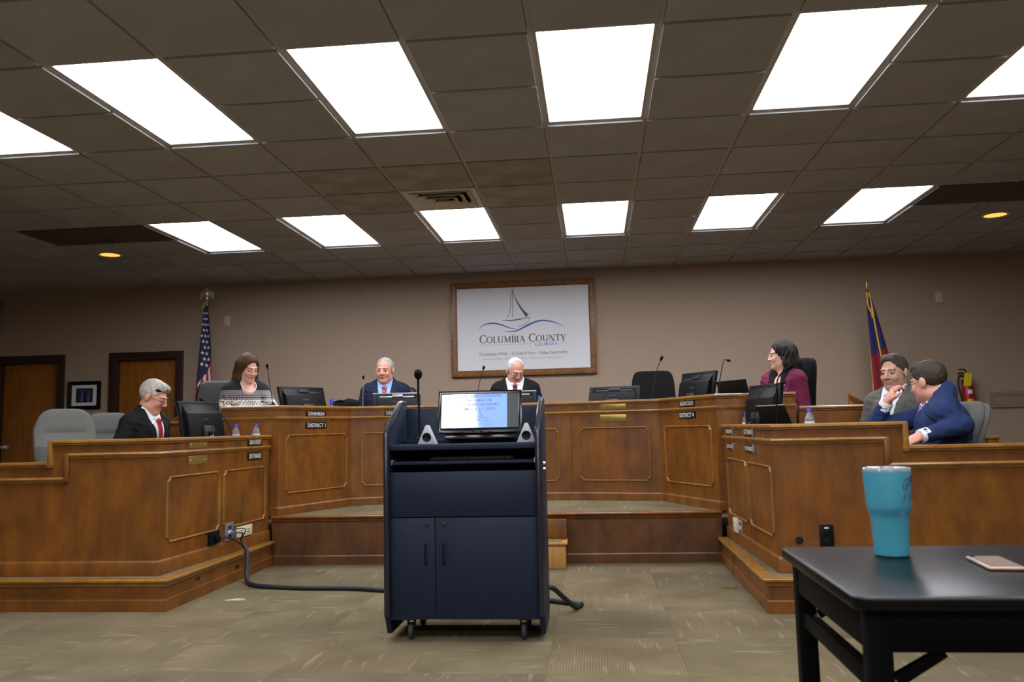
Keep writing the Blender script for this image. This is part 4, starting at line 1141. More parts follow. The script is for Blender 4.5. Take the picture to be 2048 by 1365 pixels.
mic((-2.44, 2.985, 1.291), (-2.468, 2.93, 1.61), [(-2.455, 2.96, 1.45)], 'thin gooseneck microphone beside the woman in patterned sweater', .0035, .012, .03)
mic((-1.922, 3.86, WT), (-1.912, 3.86, 1.555), [(-1.918, 3.86, 1.35)], 'thin silver gooseneck microphone left of the man in navy suit', .0035, .012, .026, 'silver')
mic((-.90, 4.12, WT), (-.805, 4.10, 1.625), [(-.885, 4.12, 1.30), (-.845, 4.11, 1.50)], 'thin gooseneck microphone left of the white haired man', .0035, .013, .034)
mic((.735, 3.93, WT), (.858, 3.88, 1.645), [(.765, 3.92, 1.32), (.815, 3.90, 1.54)], 'thin gooseneck microphone in front of the empty black chair', .0035, .014, .04)
mic((1.215, 3.09, WT), (1.30, 2.93, 1.553), [(1.235, 3.05, 1.32), (1.275, 2.97, 1.545)], 'thin gooseneck microphone with bent tip left of the woman in berry blazer', .0035, .012, .034)
mic((-2.62, 1.85, SW), (-2.69, 1.63, 1.365), [(-2.63, 1.82, 1.10), (-2.65, 1.76, 1.28), (-2.665, 1.70, 1.345)], 'dark gooseneck microphone in front of the silver haired man', .0035, .012, .032)
mic((-2.60, 2.62, SW), (-2.68, 2.22, 1.322), [(-2.62, 2.55, 1.12), (-2.64, 2.42, 1.24), (-2.66, 2.32, 1.292)], 'dark gooseneck microphone behind the left desk monitor', .0035, .012, .032)
mic((1.46, 2.02, SW), (1.535, 1.95, 1.415), [(1.46, 2.01, 1.12), (1.468, 2.0, 1.30), (1.49, 1.98, 1.375)], 'dark gooseneck microphone with tall curve on the right side desk', .0045, .014, .045, 'black_plastic')
mic((1.38, 2.36, SW), (1.575, 2.36, 1.335), [(1.39, 2.37, 1.14), (1.43, 2.37, 1.27), (1.50, 2.365, 1.318)], 'dark gooseneck microphone behind the monitor on the right side desk', .0035, .013, .036, 'black_plastic')

# ================================================================== CABLES
def cables():
    t = thing('lectern_cable', (-1.6, 1.8, 0), 'thick black sleeved cable across the carpet to the lectern', 'cable')
    p0 = on_face(LA, Ld, Ln, .90, .34, .03); p1 = on_face(LA, Ld, Ln, .67, .33, .035)
    main = [(-2.39, 2.30, .25), (-2.345, 2.275, .20), (-2.325, 2.235, .12), (-2.30, 2.17, .045), (-2.24, 2.06, .019), (-2.11, 1.93, .0165), (-1.78, 1.85, .0165), (-1.43, 1.83, .0165), (-1.18, 1.76, .0165), (-.6, 1.62, .0165), (-.15, 1.47, .0165), (.06, 1.36, .0165), (.115, 1.29, .0165)]
    MB().tube(spline(main, 8), .0155, 10).build('sleeve', 'cable_black', t)
    MB().tube(spline([p0, (p0.x+.06, p0.y+.03, .335), (-2.40, 2.29, .28), (-2.388, 2.30, .25)]), .006, 6).tube(spline([p0+Vector((0, 0, .03)), (p0.x+.07, p0.y+.06, .36), (-2.395, 2.30, .29), (-2.392, 2.302, .25)]), .004, 6).build('branch', 'rubber', t)
    MB().tube(spline([p1, (p1.x+.04, p1.y+.06, .33), (-2.42, 2.19, .30), (-2.392, 2.29, .25)]), .007, 6).build('branch', 'cable_black', t)
    MB().box(p1.x-.012, p1.y-.02, p1.z-.02, p1.x+.02, p1.y+.02, p1.z+.02).build('plug', 'black_plastic', t, bevel=.004)
    MB().box(p0.x-.012, p0.y-.018, p0.z-.012, p0.x+.016, p0.y+.018, p0.z+.012).build('plug', 'photo_blue', t, bevel=.003)
    MB().tube(spline([(.115, 1.29, .0165), (.09, 1.20, .03), (.03, 1.08, .11), (-.02, .985, .175), (-.06, .955, .18)], 8), .0145, 10).build('sleeve', 'cable_black', t)
    MB().tube([(.10, 1.25, .02), (.112, 1.285, .0175), (.128, 1.315, .017)], .019, 10).build('tape_wrap', 'cable_black', t)
cables()
s = MB(); s.extr([(1.02, 1.86, .001), (1.10, 1.845, .001), (1.12, 1.87, .001), (1.05, 1.885, .001)], (0, 0, .004))
solo(s, 'floor_scrap', 'brass', (1.07, 1.865, .001), 'small olive scrap lying on carpet near right step', 'scrap')
s = MB(); s.extr([(-2.15, 1.50, .001), (-2.06, 1.515, .001), (-2.03, 1.53, .001), (-2.08, 1.54, .001)], (0, 0, .008))
solo(s, 'floor_scrap', 'cream_plastic', (-2.09, 1.52, .001), 'tiny pale scrap on carpet near the left step', 'scrap')

# ================================================================== FOREGROUND TABLE
def table():
    x0, x1, y0, y1, z = .715, 2.35, -2.07, -1.425, .74
    t = thing('black_table', ((x0+x1)/2, (y0+y1)/2, 0), 'black wooden table in the right foreground with tumbler on it', 'table')
    r = .035; pts = []
    for cx, cy, a0 in ((x1-r, y1-r, 0), (x0+r, y1-r, 90), (x0+r, y0+r, 180), (x1-r, y0+r, 270)):
        for k in range(7):
            a = R(a0+15*k); pts.append((cx+r*math.cos(a), cy+r*math.sin(a)))
    MB().prism(pts, z-.025, z).build('top', 'table_top', t, bevel=.005, seg=3)
    i = .028
    for (a, b, c, d) in ((x0+i, y0+i, x1-i, y0+i+.02), (x0+i, y1-i-.02, x1-i, y1-i), (x0+i, y0+i, x0+i+.02, y1-i), (x1-i-.02, y0+i, x1-i, y1-i)):
        MB().box(a, b, z-.105, c, d, z-.0255).build('apron', 'table_black', t, bevel=.002)
    lw = .044
    for x in (x0+i-.002, x1-i-lw+.002):
        for y in (y0+i-.002, y1-i-lw+.002): MB().box(x, y, 0, x+lw, y+lw, z-.026).build('leg', 'table_black', t, bevel=.003)
        MB().box(x+.008, y0+i+lw, z-.185, x+.036, y1-i-lw, z-.15).build('stretcher', 'table_black', t, bevel=.002)
    for y in (y0+i+.012, y1-i-.03):
        for xa, sx in ((x0+i+lw, 1), (x1-i-lw, -1)):
            MB().extr([(xa, y, z-.15), (xa+sx*.012, y, z-.17), (xa+sx*.10, y, z-.115), (xa+sx*.09, y, z-.10)], (0, .016, 0)).build('brace', 'table_black', t, smooth=0)
table()

def tumbler():
    x, y, z = .948, -1.582, .7405
    t = thing('tumbler', (x, y, z), 'teal steel tumbler with clear lid on the black table', 'tumbler')
    k = 1.0
    MB().lathe([(.001, .002), (.036, 0), (.0395, .004), (.0405, .03), (.0430, .088), (.0440, .094), (.0485, .108), (.0502, .113), (.0508, .119), (.0548, .198), (.0545, .2015), (.051, .2015), (.050, .196), (.001, .195)], (x, y, z), 48).build('body', 'tumbler_teal', t)
    MB().lathe([(.001, .2005), (.0525, .2005), (.0553, .2035), (.0555, .2075), (.0525, .2105), (.046, .2085), (.001, .2085)], (x, y, z), 48).build('lid', 'tumbler_lid', t)
    m = MB().box(x-.012, y-.02, z+.208, x+.012, y+.012, z+.2125); m.build('slider', 'tumbler_lid', t, bevel=.002)
    # engraved looping monogram on the wall facing the viewer
    def wrap(u, v):
        r = .0495+(v-.122)*.0657+.0004
        a = R(-52)+u/r
        return (x+r*math.cos(a), y+r*math.sin(a), z+v)
    mg = MB()
    for pts in ([(-.012, .128), (-.009, .15), (-.004, .172), (-.003, .185), (-.008, .187), (-.013, .178), (-.016, .165), (-.014, .160), (-.009, .164)],
                [(-.003, .185), (.004, .188), (.006, .180), (.002, .171), (-.006, .164), (-.002, .158), (.003, .145), (.008, .134), (.012, .135)],
                [(-.012, .128), (-.018, .132), (-.018, .140), (-.013, .142)],
                [(.012, .186), (.010, .16), (.012, .135), (.008, .122), (.001, .126), (.002, .137), (.010, .143)],
                [(.012, .186), (.018, .192), (.021, .18), (.019, .15), (.021, .132)], [(-.001, .187), (.010, .192), (.014, .178)]):
        sp = spline([(a, b, 0) for a, b in pts], 7); n = len(sp)
        mg.tube([wrap(q.x, q.y) for q in sp], [.0006+.0011*abs(math.sin(i*.35)) for i in range(n)], 5)
    mg.build('monogram', 'monogram', t)
tumbler()

def phone():
    t = thing('smartphone', (1.118, -1.725, .7405), 'rose gold smartphone lying face down on the black table', 'phone', R(-6))
    w_, h_ = .074, .152
    MB().box(-w_/2, -h_/2, 0, w_/2, h_/2, .008).build('case', 'phone_gold', t, local=True, bevel=.0035, seg=3)
    MB().box(-w_/2+.004, -h_/2+.004, .0078, w_/2-.004, h_/2-.004, .0086).build('back_glass', 'phone_glass', t, local=True)
    MB().lathe([(.001, 0), (.005, 0), (.005, .0018), (.001, .0018)], (-w_/2+.012, h_/2-.012, .0085), 14).build('camera_lens', 'black_gloss', t, local=True)
phone()
def vase():
    c = (1.125, -2.025, .7405)
    t = thing('round_jar', c, 'dark rounded jar at the right edge of the black table', 'jar')
    MB().lathe([(.001, .001), (.03, 0), (.05, .012), (.062, .035), (.064, .055), (.058, .078), (.045, .095), (.001, .096)], c, 32).build('body', 'vase_dark', t)
    MB().lathe([(.001, .095), (.045, .0955), (.046, .10), (.038, .108), (.012, .112), (.009, .124), (.001, .126)], c, 28).build('lid', 'phone_gold', t)
vase()
# ================================================================== CHAIRS
def star_base(t, zseat, mat='black_plastic', r=.30):
    for k in range(5):
        a = R(72*k+90); c, s = math.cos(a), math.sin(a)
        m = MB(); m.tube([(0, 0, .11), (c*r*.5, s*r*.5, .095), (c*r, s*r, .075)], [.028, .024, .016], 8)
        lg = m.build('leg', mat, t, local=True)
        MB().lathe([(.001, -.022), (.022, -.022), (.027, -.014), (.027, .014), (.022, .022), (.001, .022)], (c*r, s*r, .0275), 14, axis='x').build('caster', 'rubber', lg, local=True)
    MB().cone((0, 0, .09), (0, 0, zseat-.06), .028, .022, 14).build('column', 'dark_grey_plastic', t, local=True)

def exec_chair(loc, rz, label, top=1.17, w_=.52, tilt=8, mat='leather_black'):
    t = thing('office_chair', loc, label, 'chair', rz, 'black office chairs')
    star_base(t, .46)
    MB().sq((0, -.02, .455), (.26, .25, .065), .45, .3, 28, 12).build('seat', mat, t, local=True)
    h = top-.50
    def bend(x, y, z):
        f = (z/h+.5); wx = 1-.10*max(0, f-.55)/.45
        return (x*wx, y*(1-.25*f)+.10*(x/(w_/2))**2*-.25+(z+h/2)*math.tan(R(tilt)) - .025*math.sin(f*math.pi*1.2), z)
    bk = MB().sq((0, .225, .50+h/2), (w_/2, .065, h/2), .28, .35, 32, 20, bend).build('backrest', mat, t, local=True)
    for z in (.50+h*.34, .50+h*.55):
        yy = .225-.064+(z-.50)*math.tan(R(tilt))
        MB().tube([(-w_*.36, yy+.010, z), (-w_*.15, yy+.0, z), (0, yy-.002, z), (w_*.15, yy, z), (w_*.36, yy+.010, z)], .004, 6).build('seam', mat, bk, local=True)
    for s in (-1, 1):
        a = MB(); a.tube([(s*.24, .02, .44), (s*.295, .02, .46), (s*.30, .02, .56), (s*.30, .02, .64)], .016, 8); ar = a.build('arm_support', 'black_plastic', t, local=True)
        MB().sq((s*.30, -.01, .665), (.04, .15, .022), .5, .4, 18, 8).build('arm_pad', 'black_plastic', ar, local=True)
    return t

def task_chair(loc, rz, label, tilt=10, top=1.08, arms=False):
    t = thing('task_chair', loc, label, 'chair', rz, 'grey fabric chairs')
    star_base(t, .46)
    MB().sq((0, -.02, .45), (.25, .24, .055), .5, .35, 28, 12).build('seat', 'chair_grey', t, local=True)
    h = top-.54
    def bend(x, y, z):
        f = z/h+.5; wx = .86+.20*math.sin(min(1, f*1.15)*math.pi*.62)-.16*max(0, f-.72)/.28
        lum = -.045*math.exp(-((f-.46)/.17)**2) if y < 0 else 0
        crease = .040*math.exp(-((f-.655)/.03)**2)*math.exp(-(x/.15)**2) if y < 0 else 0
        return (x*wx, y+lum+crease+(z+h/2)*math.tan(R(tilt))-.18*(x*x), z)
    bk = MB().sq((0, .22, .54+h/2), (.190, .06, h/2), .42, .42, 40, 36, bend).build('backrest', 'chair_grey', t, local=True)
    def bend2(x, y, z):
        f = z/h+.5
        return (x*(.86+.16*math.sin(min(1, f*1.15)*math.pi*.62)-.14*max(0, f-.72)/.28), y+(z+h/2)*math.tan(R(tilt))-.18*(x*x), z)
    MB().sq((0, .275, .54+h/2-.01), (.190, .03, h/2-.005), .35, .42, 32, 16, bend2).build('back_shell', 'chair_grey', t, local=True)
    m = MB(); m.tube([(0, .08, .40), (0, .26, .41), (0, .32, .48), (0, .34, .66)], [.02, .022, .02, .016], 8); m.build('back_bar', 'black_plastic', t, local=True)
    return t

exec_chair((-3.02, 3.42, DZ), R(32), 'black leather office chair behind the woman in patterned sweater', 1.17, .54, 9)
exec_chair((-1.93, 4.72, DZ), R(-10), 'black office chair behind the man in navy suit', 1.13, .52)
exec_chair((-.53, 4.75, DZ), R(4), 'black office chair hidden behind the white haired man', .98, .48)
exec_chair((.83, 4.62, DZ), R(-4), 'empty black high-backed office chair right of the wall sign', 1.22, .46, 4, 'fabric_black')
exec_chair((1.745, 3.50, DZ), R(-60), 'black high-backed office chair behind the woman in berry blazer', 1.21, .50, 6, 'fabric_black')
task_chair((-3.42, 1.74, PZ), R(38), 'empty grey fabric chair nearest the left edge')
task_chair((-3.38, 2.36, PZ), R(52), 'grey fabric chair behind the man in black suit', top=1.06)
task_chair((2.27, 1.88, PZ), R(-88), 'grey fabric chair leaning back behind the man in blue suit', 20, .97)
task_chair((2.62, 2.58, PZ), R(-58), 'grey fabric chair hidden behind the man in grey suit', 8, .86)

# ================================================================== WOODEN BITS AT RIGHT
def wooden_rails():
    t = thing('wooden_post', (3.05, 2.55, PZ), 'short wooden post top behind the grey chair at right', 'post')
    MB().box(3.03, 2.52, PZ, 3.10, 2.60, .905).build('post', 'oak', t, bevel=.004)
    MB().box(3.02, 2.51, .905, 3.11, 2.61, .925).build('cap', 'oak_trim', t, bevel=.004)
    t = thing('wooden_ledge', (4.0, 2.60, PZ), 'narrow wooden ledge behind the right desk at the right edge', 'ledge')
    MB().box(3.48, 2.50, .905, 5.0, 2.68, .925).build('top', 'oak_trim', t, bevel=.003)
    MB().box(3.50, 2.56, PZ, 5.0, 2.62, .905).build('panel', 'oak', t, smooth=0)
wooden_rails()

# ================================================================== FLAGS
def star_poly(c, ex, ey, r):
    pts = []
    for i in range(10):
        a = math.pi/2+i*math.pi/5; q = r if i % 2 == 0 else r*.4
        pts.append(Vector(c)+Vector(ex)*q*math.cos(a)+Vector(ey)*q*math.sin(a))
    return pts
def flag(loc, label, ztop, zbot, kind):
    x, y = loc
    t = thing('flag_on_pole', (x, y, 0), label, 'flag')
    MB().lathe([(.001, 0), (.17, 0), (.17, .012), (.10, .03), (.035, .06), (.03, .11), (.001, .11)], (x, y, 0), 32).build('stand', 'gold_metal', t)
    MB().cone((x, y, .08), (x, y, ztop+.03), .014, .013, 12).build('pole', 'oak_pale', t)
    NU, NV = 56, 90
    sgn = -1 if kind == 'us' else 1
    def pt(u, v):
        # v: 0 at top, 1 at the bottom; u across the drape. folds deepen downwards
        s = u-.5
        if kind == 'us':
            x_l = -.022-.115*v**.9; x_r = .026+.145*v**.85
        else:
            x_l = -.026+.02*v; x_r = .03+.33*v**.95
        xx = x_l+(x_r-x_l)*u
        amp = .006+.028*v
        yy = -.022-.03*v-amp*(.5+.5*math.sin(u*math.pi*(2.2 if kind == 'us' else 3.0)+.6+.8*v))+.04*abs(s)*v
        zz = ztop-.03-(ztop-zbot)*v+(.02*math.sin(u*7)*v)
        return (x+xx, y+yy, zz)
    vs_ = [pt(u/NU, v/NV) for v in range(NV+1) for u in range(NU+1)]
    m = MB(); n1 = NU+1
    for v in range(NV):
        for u in range(NU):
            fu, fv = (u+.5)/NU, (v+.5)/NV
            if kind == 'us':
                bnd = .50-.10*(fu-.45)/.55 if fu < .90 else .40
                if fv < bnd: mi = 2
                else:
                    d = fu*6.2-fv*2.6+.9
                    mi = 0 if int(math.floor(d)) % 2 == 0 else 1
            else:
                mi = 3 if fv < .42-.08*fu else 4
            m.f.append((v*n1+u, v*n1+u+1, (v+1)*n1+u+1, (v+1)*n1+u)); m.m.append(mi)
    # give the cloth a thickness
    m.v = list(vs_); k = len(vs_)
    m.v += [(a, b+.004, c) for a, b, c in vs_]
    back = [(tuple(i+k for i in f[::-1]), mi) for f, mi in zip(list(m.f), list(m.m))]
    for f, mi in back: m.f.append(f); m.m.append(mi)
    rim = [(u, 0) for u in range(NU)]+[(NU, v) for v in range(NV)]+[(u, NV) for u in range(NU, 0, -1)]+[(0, v) for v in range(NV, 0, -1)]
    ids = [v*n1+u for u, v in rim]
    for i in range(len(ids)):
        a, b = ids[i], ids[(i+1) % len(ids)]; m.f.append((b, a, a+k, b+k)); m.m.append(2 if kind == 'us' and rim[i][1] < NV*.35 else (0 if kind == 'us' else 3))
    fl = m.build('cloth', ['flag_white', 'flag_red', 'flag_navy', 'flag_blue', 'flag_maroon'], t, smooth=60)
    if kind == 'us':
        row = 0
        for i in range(10):
            v = .055+i*.041
            for j in range(3):
                u = .16+j*.33+(.165 if i % 2 else 0)-.02*i*.3
                if not .13 < u < .86: continue
                p = Vector(pt(u, v)); du = (Vector(pt(u+.02, v))-p).normalized(); dv = (p-Vector(pt(u, v+.01))).normalized()
                nrm = du.cross(dv); nrm = nrm if nrm.y < 0 else -nrm
                r = .013+.014*min(1, v*2.5)
                MB().extr(star_poly(p+nrm*.003, du, dv, r), -nrm*.002).build('star', 'flag_white', fl, smooth=0)
        # eagle finial
        g = MB(); c = Vector((x, y, ztop+.03))
        g.lathe([(.001, 0), (.018, 0), (.012, .012), (.02, .025), (.02, .035), (.008, .045), (.001, .045)], c, 16)
        g.sq((c.x, c.y, c.z+.085), (.022, .025, .05), .9, .9, 14, 10); g.sq((c.x, c.y-.018, c.z+.142), (.012, .016, .014), 1, 1, 10, 8); g.cone((c.x, c.y-.03, c.z+.142), (c.x, c.y-.05, c.z+.135), .006, .001, 8)
        fin = g.build('finial', 'chrome', t)
        for s in (-1, 1):
            wv = [Vector((0.01*s, 0, .09)), Vector((.03*s, 0, .125)), Vector((.06*s, 0, .125)), Vector((.085*s, 0, .085)), Vector((.082*s, 0, .02)), Vector((.062*s, 0, .035)), Vector((.055*s, 0, .062)), Vector((.042*s, 0, .045)), Vector((.036*s, 0, .075)), Vector((.024*s, 0, .055)), Vector((.012*s, 0, .07))]
            MB().extr([c+q+Vector((0, -.006, 0)) for q in wv], (0, .012, 0)).build('wing', 'chrome', fin, bevel=.002)
        MB().tube([(x-.012, y-.03, ztop), (x-.03, y-.035, ztop-.05), (x-.025, y-.035, ztop-.075)], [.01, .016, .004], 8).tube([(x-.02, y-.02, ztop+.012), (x, y-.028, ztop+.004), (x+.02, y-.02, ztop+.012)], .014, 8).build('gold_cord', 'gold_fringe', t)
    else:
        g = MB(); c = (x, y, ztop+.02)
        g.lathe([(.001, 0), (.016, 0), (.010, .012), (.016, .03), (.009, .045), (.009, .06), (.014, .075), (.010, .095), (.006, .11), (.012, .135), (.016, .142), (.001, .145)], c, 16); g.build('finial', 'gold_metal', t)
        g = MB()
        g.tube(spline([(x+.01, y-.03, ztop+.02), (x+.025, y-.05, ztop-.15), (x+.035, y-.075, ztop-.35), (x+.075, y-.10, ztop-.75), (x+.095, y-.11, ztop-.93)]), .009, 8)
        g.tube(spline([(x-.012, y-.03, ztop+.02), (x-.015, y-.05, ztop-.12), (x+.02, y-.06, ztop-.22)]), .010, 8)
        g.build('gold_cord', 'gold_fringe', t)
        MB().tube([(x+.092, y-.11, ztop-.92), (x+.098, y-.11, ztop-.99), (x+.105, y-.11, ztop-1.10)], [.012, .017, .014], 8).tube([(x+.02, y-.06, ztop-.14), (x+.022, y-.06, ztop-.22), (x+.02, y-.06, ztop-.26)], [.012, .02, .012], 8).build('tassel', 'gold_fringe', t)
        MB().box(x+.13, y-.13, ztop-1.21, x+.26, y-.115, ztop-1.15).build('fringe', 'gold_fringe', t, bevel=.004)
flag((-4.27, 5.5), 'red white and blue starred flag hanging from eagle topped pole at left', 2.60, .95, 'us')
flag((3.17, 5.3), 'dark blue and maroon flag with gold cord on a pole at right', 2.38, .85, 'ga')
# ================================================================== PEOPLE
def smin(a, b, k):
    h = np.clip(.5+.5*(b-a)/k, 0, 1); return b*(1-h)+a*h-k*h*(1-h)
class Vol:
    def __init__(s, lo, hi, h, fine=None):
        """regular grid; fine=(lo, hi, step) refines the axes around a region"""
        s.lo = np.array(lo, float); s.ax = []
        for i in range(3):
            if fine is None: a = s.lo[i]+h*np.arange(int(math.ceil((hi[i]-lo[i])/h))+1)
            else:
                f0, f1, fs = max(fine[0][i], lo[i]), min(fine[1][i], hi[i]), fine[2]
                m = f0+fs*np.arange(int((f1-f0)/fs)+1)
                l = m[0]-h*np.arange(int(math.ceil((m[0]-lo[i])/h)), 0, -1); r = m[-1]+h*np.arange(1, int(math.ceil((hi[i]-m[-1])/h))+1)
                a = np.concatenate([l, m, r])
            s.ax.append(a.astype(np.float32))
        s.n = np.array([len(a) for a in s.ax]); s.d = np.full(s.n, .5, np.float32)
    def win(s, lo, hi):
        sl = tuple(slice(max(0, int(np.searchsorted(s.ax[i], lo[i]))-1), min(s.n[i], int(np.searchsorted(s.ax[i], hi[i]))+1)) for i in range(3))
        return sl, s.ax[0][sl[0]][:, None, None], s.ax[1][sl[1]][None, :, None], s.ax[2][sl[2]][None, None, :]
    def all(s): return s.ax[0][:, None, None], s.ax[1][None, :, None], s.ax[2][None, None, :]
    def prim(s, p, inf=0., op='u', k=None):
        kk = p['k'] if k is None else k; m = .05+kk
        sl, X, Y, Z = s.win(p['lo']-inf-m, p['hi']+inf+m)
        if 0 in s.d[sl].shape: return
        b = p['f'](X, Y, Z)-inf; a = s.d[sl]
        s.d[sl] = smin(a, b, kk) if op == 'u' else -smin(-a, b, kk)
    def mesh(s):
        d = s.d; n = np.array(d.shape); neg = d < 0
        c = np.zeros(n-1, np.int8); off = [(i, j, k) for i in (0, 1) for j in (0, 1) for k in (0, 1)]
        sl = lambda o: tuple(slice(o[i], n[i]-1+o[i]) for i in range(3))
        for o in off: c += neg[sl(o)]
        cells = np.argwhere((c > 0) & (c < 8)); idx = -np.ones(n-1, np.int64); idx[tuple(cells.T)] = np.arange(len(cells))
        acc = np.zeros((len(cells), 3)); cnt = np.zeros(len(cells))
        for o in off:
            for a in range(3):
                if o[a]: continue
                o2 = list(o); o2[a] = 1
                v0 = d[tuple((cells+np.array(o)).T)]; v1 = d[tuple((cells+np.array(o2)).T)]
                m = (v0 < 0) != (v1 < 0); t = np.where(m, v0/np.where(m, v0-v1, 1), 0)
                p = np.array(o, float)[None]+np.zeros((len(cells), 3)); p[:, a] += t
                acc += p*m[:, None]; cnt += m
        fi = cells+acc/cnt[:, None]; V = np.stack([np.interp(fi[:, i], np.arange(s.n[i]), s.ax[i]) for i in range(3)], 1)
        F = []
        for a in range(3):
            b, cc = (a+1) % 3, (a+2) % 3
            s0 = [slice(None)]*3; s1 = [slice(None)]*3; s0[a] = slice(0, -1); s1[a] = slice(1, None)
            e = neg[tuple(s0)] != neg[tuple(s1)]
            P = np.argwhere(e)
            ok = (P[:, b] > 0) & (P[:, cc] > 0) & (P[:, b] < n[b]-1) & (P[:, cc] < n[cc]-1); P = P[ok]
            q = []
            for db, dc in ((-1, -1), (0, -1), (0, 0), (-1, 0)):
                Q = P.copy(); Q[:, b] += db; Q[:, cc] += dc; q.append(idx[tuple(Q.T)])
            q = np.stack(q, 1); fl = neg[tuple(P.T)]
            q = np.where(fl[:, None], q, q[:, ::-1]); F.append(q)
        return V, np.concatenate(F)
def p_ell(c, r, Rm=None, k=.02):
    c = np.array(c, float); r = np.array(r, float); Rm = np.eye(3) if Rm is None else Rm
    ext = np.sqrt((Rm**2)@(r**2))
    def f(X, Y, Z):
        x, y, z = X-c[0], Y-c[1], Z-c[2]
        q = [(Rm[0, i]*x+Rm[1, i]*y+Rm[2, i]*z)/r[i] for i in range(3)]
        k0 = np.sqrt(q[0]**2+q[1]**2+q[2]**2)+1e-6
        k1 = np.sqrt((q[0]/r[0])**2+(q[1]/r[1])**2+(q[2]/r[2])**2)+1e-6
        return (k0*(k0-1)/k1).astype(np.float32)
    return dict(lo=c-ext, hi=c+ext, f=f, k=k)
def p_cone(a, b, ra, rb, k=.02):
    a, b = np.array(a, float), np.array(b, float); ba = b-a; L = ba@ba+1e-9; rm = max(ra, rb)
    def f(X, Y, Z):
        x, y, z = X-a[0], Y-a[1], Z-a[2]
        t = np.clip((x*ba[0]+y*ba[1]+z*ba[2])/L, 0, 1)
        return (np.sqrt((x-t*ba[0])**2+(y-t*ba[1])**2+(z-t*ba[2])**2)-(ra+(rb-ra)*t)).astype(np.float32)
    return dict(lo=np.minimum(a, b)-rm, hi=np.maximum(a, b)+rm, f=f, k=k)
def rotm(ax, deg):
    c, s = math.cos(R(deg)), math.sin(R(deg))
    return np.array({'x': [[1, 0, 0], [0, c, -s], [0, s, c]], 'y': [[c, 0, s], [0, 1, 0], [-s, 0, c]], 'z': [[c, -s, 0], [s, c, 0], [0, 0, 1]]}[ax])
def relax(V, F, it=2, w=.5):
    a = F.ravel(); b = np.roll(F, -1, 1).ravel(); n = len(V)
    for _ in range(it):
        S = np.zeros_like(V); c = np.zeros(n)
        for i in range(3): S[:, i] = np.bincount(a, V[b, i], n)+np.bincount(b, V[a, i], n)
        c = np.bincount(a, minlength=n)+np.bincount(b, minlength=n)
        V = V*(1-w)+w*S/np.maximum(c, 1)[:, None]
    return V
def np_obj(name, V, F, mat, parent, xf=None, col=None, sub=True):
    if name in ('jacket', 'shirt', 'sweater', 'tie'): V = relax(V, F)
    if xf is not None: V = V@xf[0].T*xf[2]+xf[1]
    me = bpy.data.meshes.new(name); me.from_pydata(V.tolist(), [], F.tolist()); me.materials.append(MATS[mat])
    me.polygons.foreach_set('use_smooth', [True]*len(me.polygons))
    if col is not None:
        at = me.color_attributes.new('Col', 'FLOAT_COLOR', 'POINT')
        at.data.foreach_set('color', np.concatenate([col, np.ones((len(col), 1))], 1).astype(np.float32).ravel())
    o = bpy.data.objects.new(name, me); COL.objects.link(o); o.parent = parent
    return o

def hand_prims(w, d, n, thumb, curl, sc=1.0):
    """w wrist, d finger direction, n back-of-hand normal, thumb side vector"""
    w, d, n = np.array(w, float), np.array(d, float), np.array(n, float)
    d /= np.linalg.norm(d); n -= d*(n@d); n /= np.linalg.norm(n); s = np.cross(d, n); s *= np.sign(s@np.array(thumb, float)) or 1
    P = [p_cone(w-d*.02, w+d*.03, .026*sc, .024*sc, .015), p_ell(w+d*.052*sc, np.array([.041, .050, .017])*sc, np.stack([s, d, n], 1), .015)]
    lens = [.078, .088, .082, .064]
    for i in range(4):
        o = w+d*(.088-.006*(i == 3))*sc+s*(.031-.0205*i)*sc; dd = d.copy(); nn = n.copy(); L = lens[i]*sc
        for j, (f, r0, r1) in enumerate(((.45, .0098, .0092), (.32, .0092, .0085), (.23, .0085, .0070))):
            a = R(curl*(.8 if j == 0 else 1.1)); dd, nn = dd*math.cos(a)-nn*math.sin(a), nn*math.cos(a)+dd*math.sin(a)
            e = o+dd*L*f; P.append(p_cone(o, e, r0*sc, r1*sc, .003)); o = e
    o = w+d*.022*sc+s*.028*sc; e = o+(s*.55+d*.75-n*.25)*.045*sc; P.append(p_cone(o, e, .014*sc, .011*sc, .01))
    e2 = e+(s*.15+d*.9-n*.35)*.032*sc; P.append(p_cone(e, e2, .011*sc, .008*sc, .005))
    return P

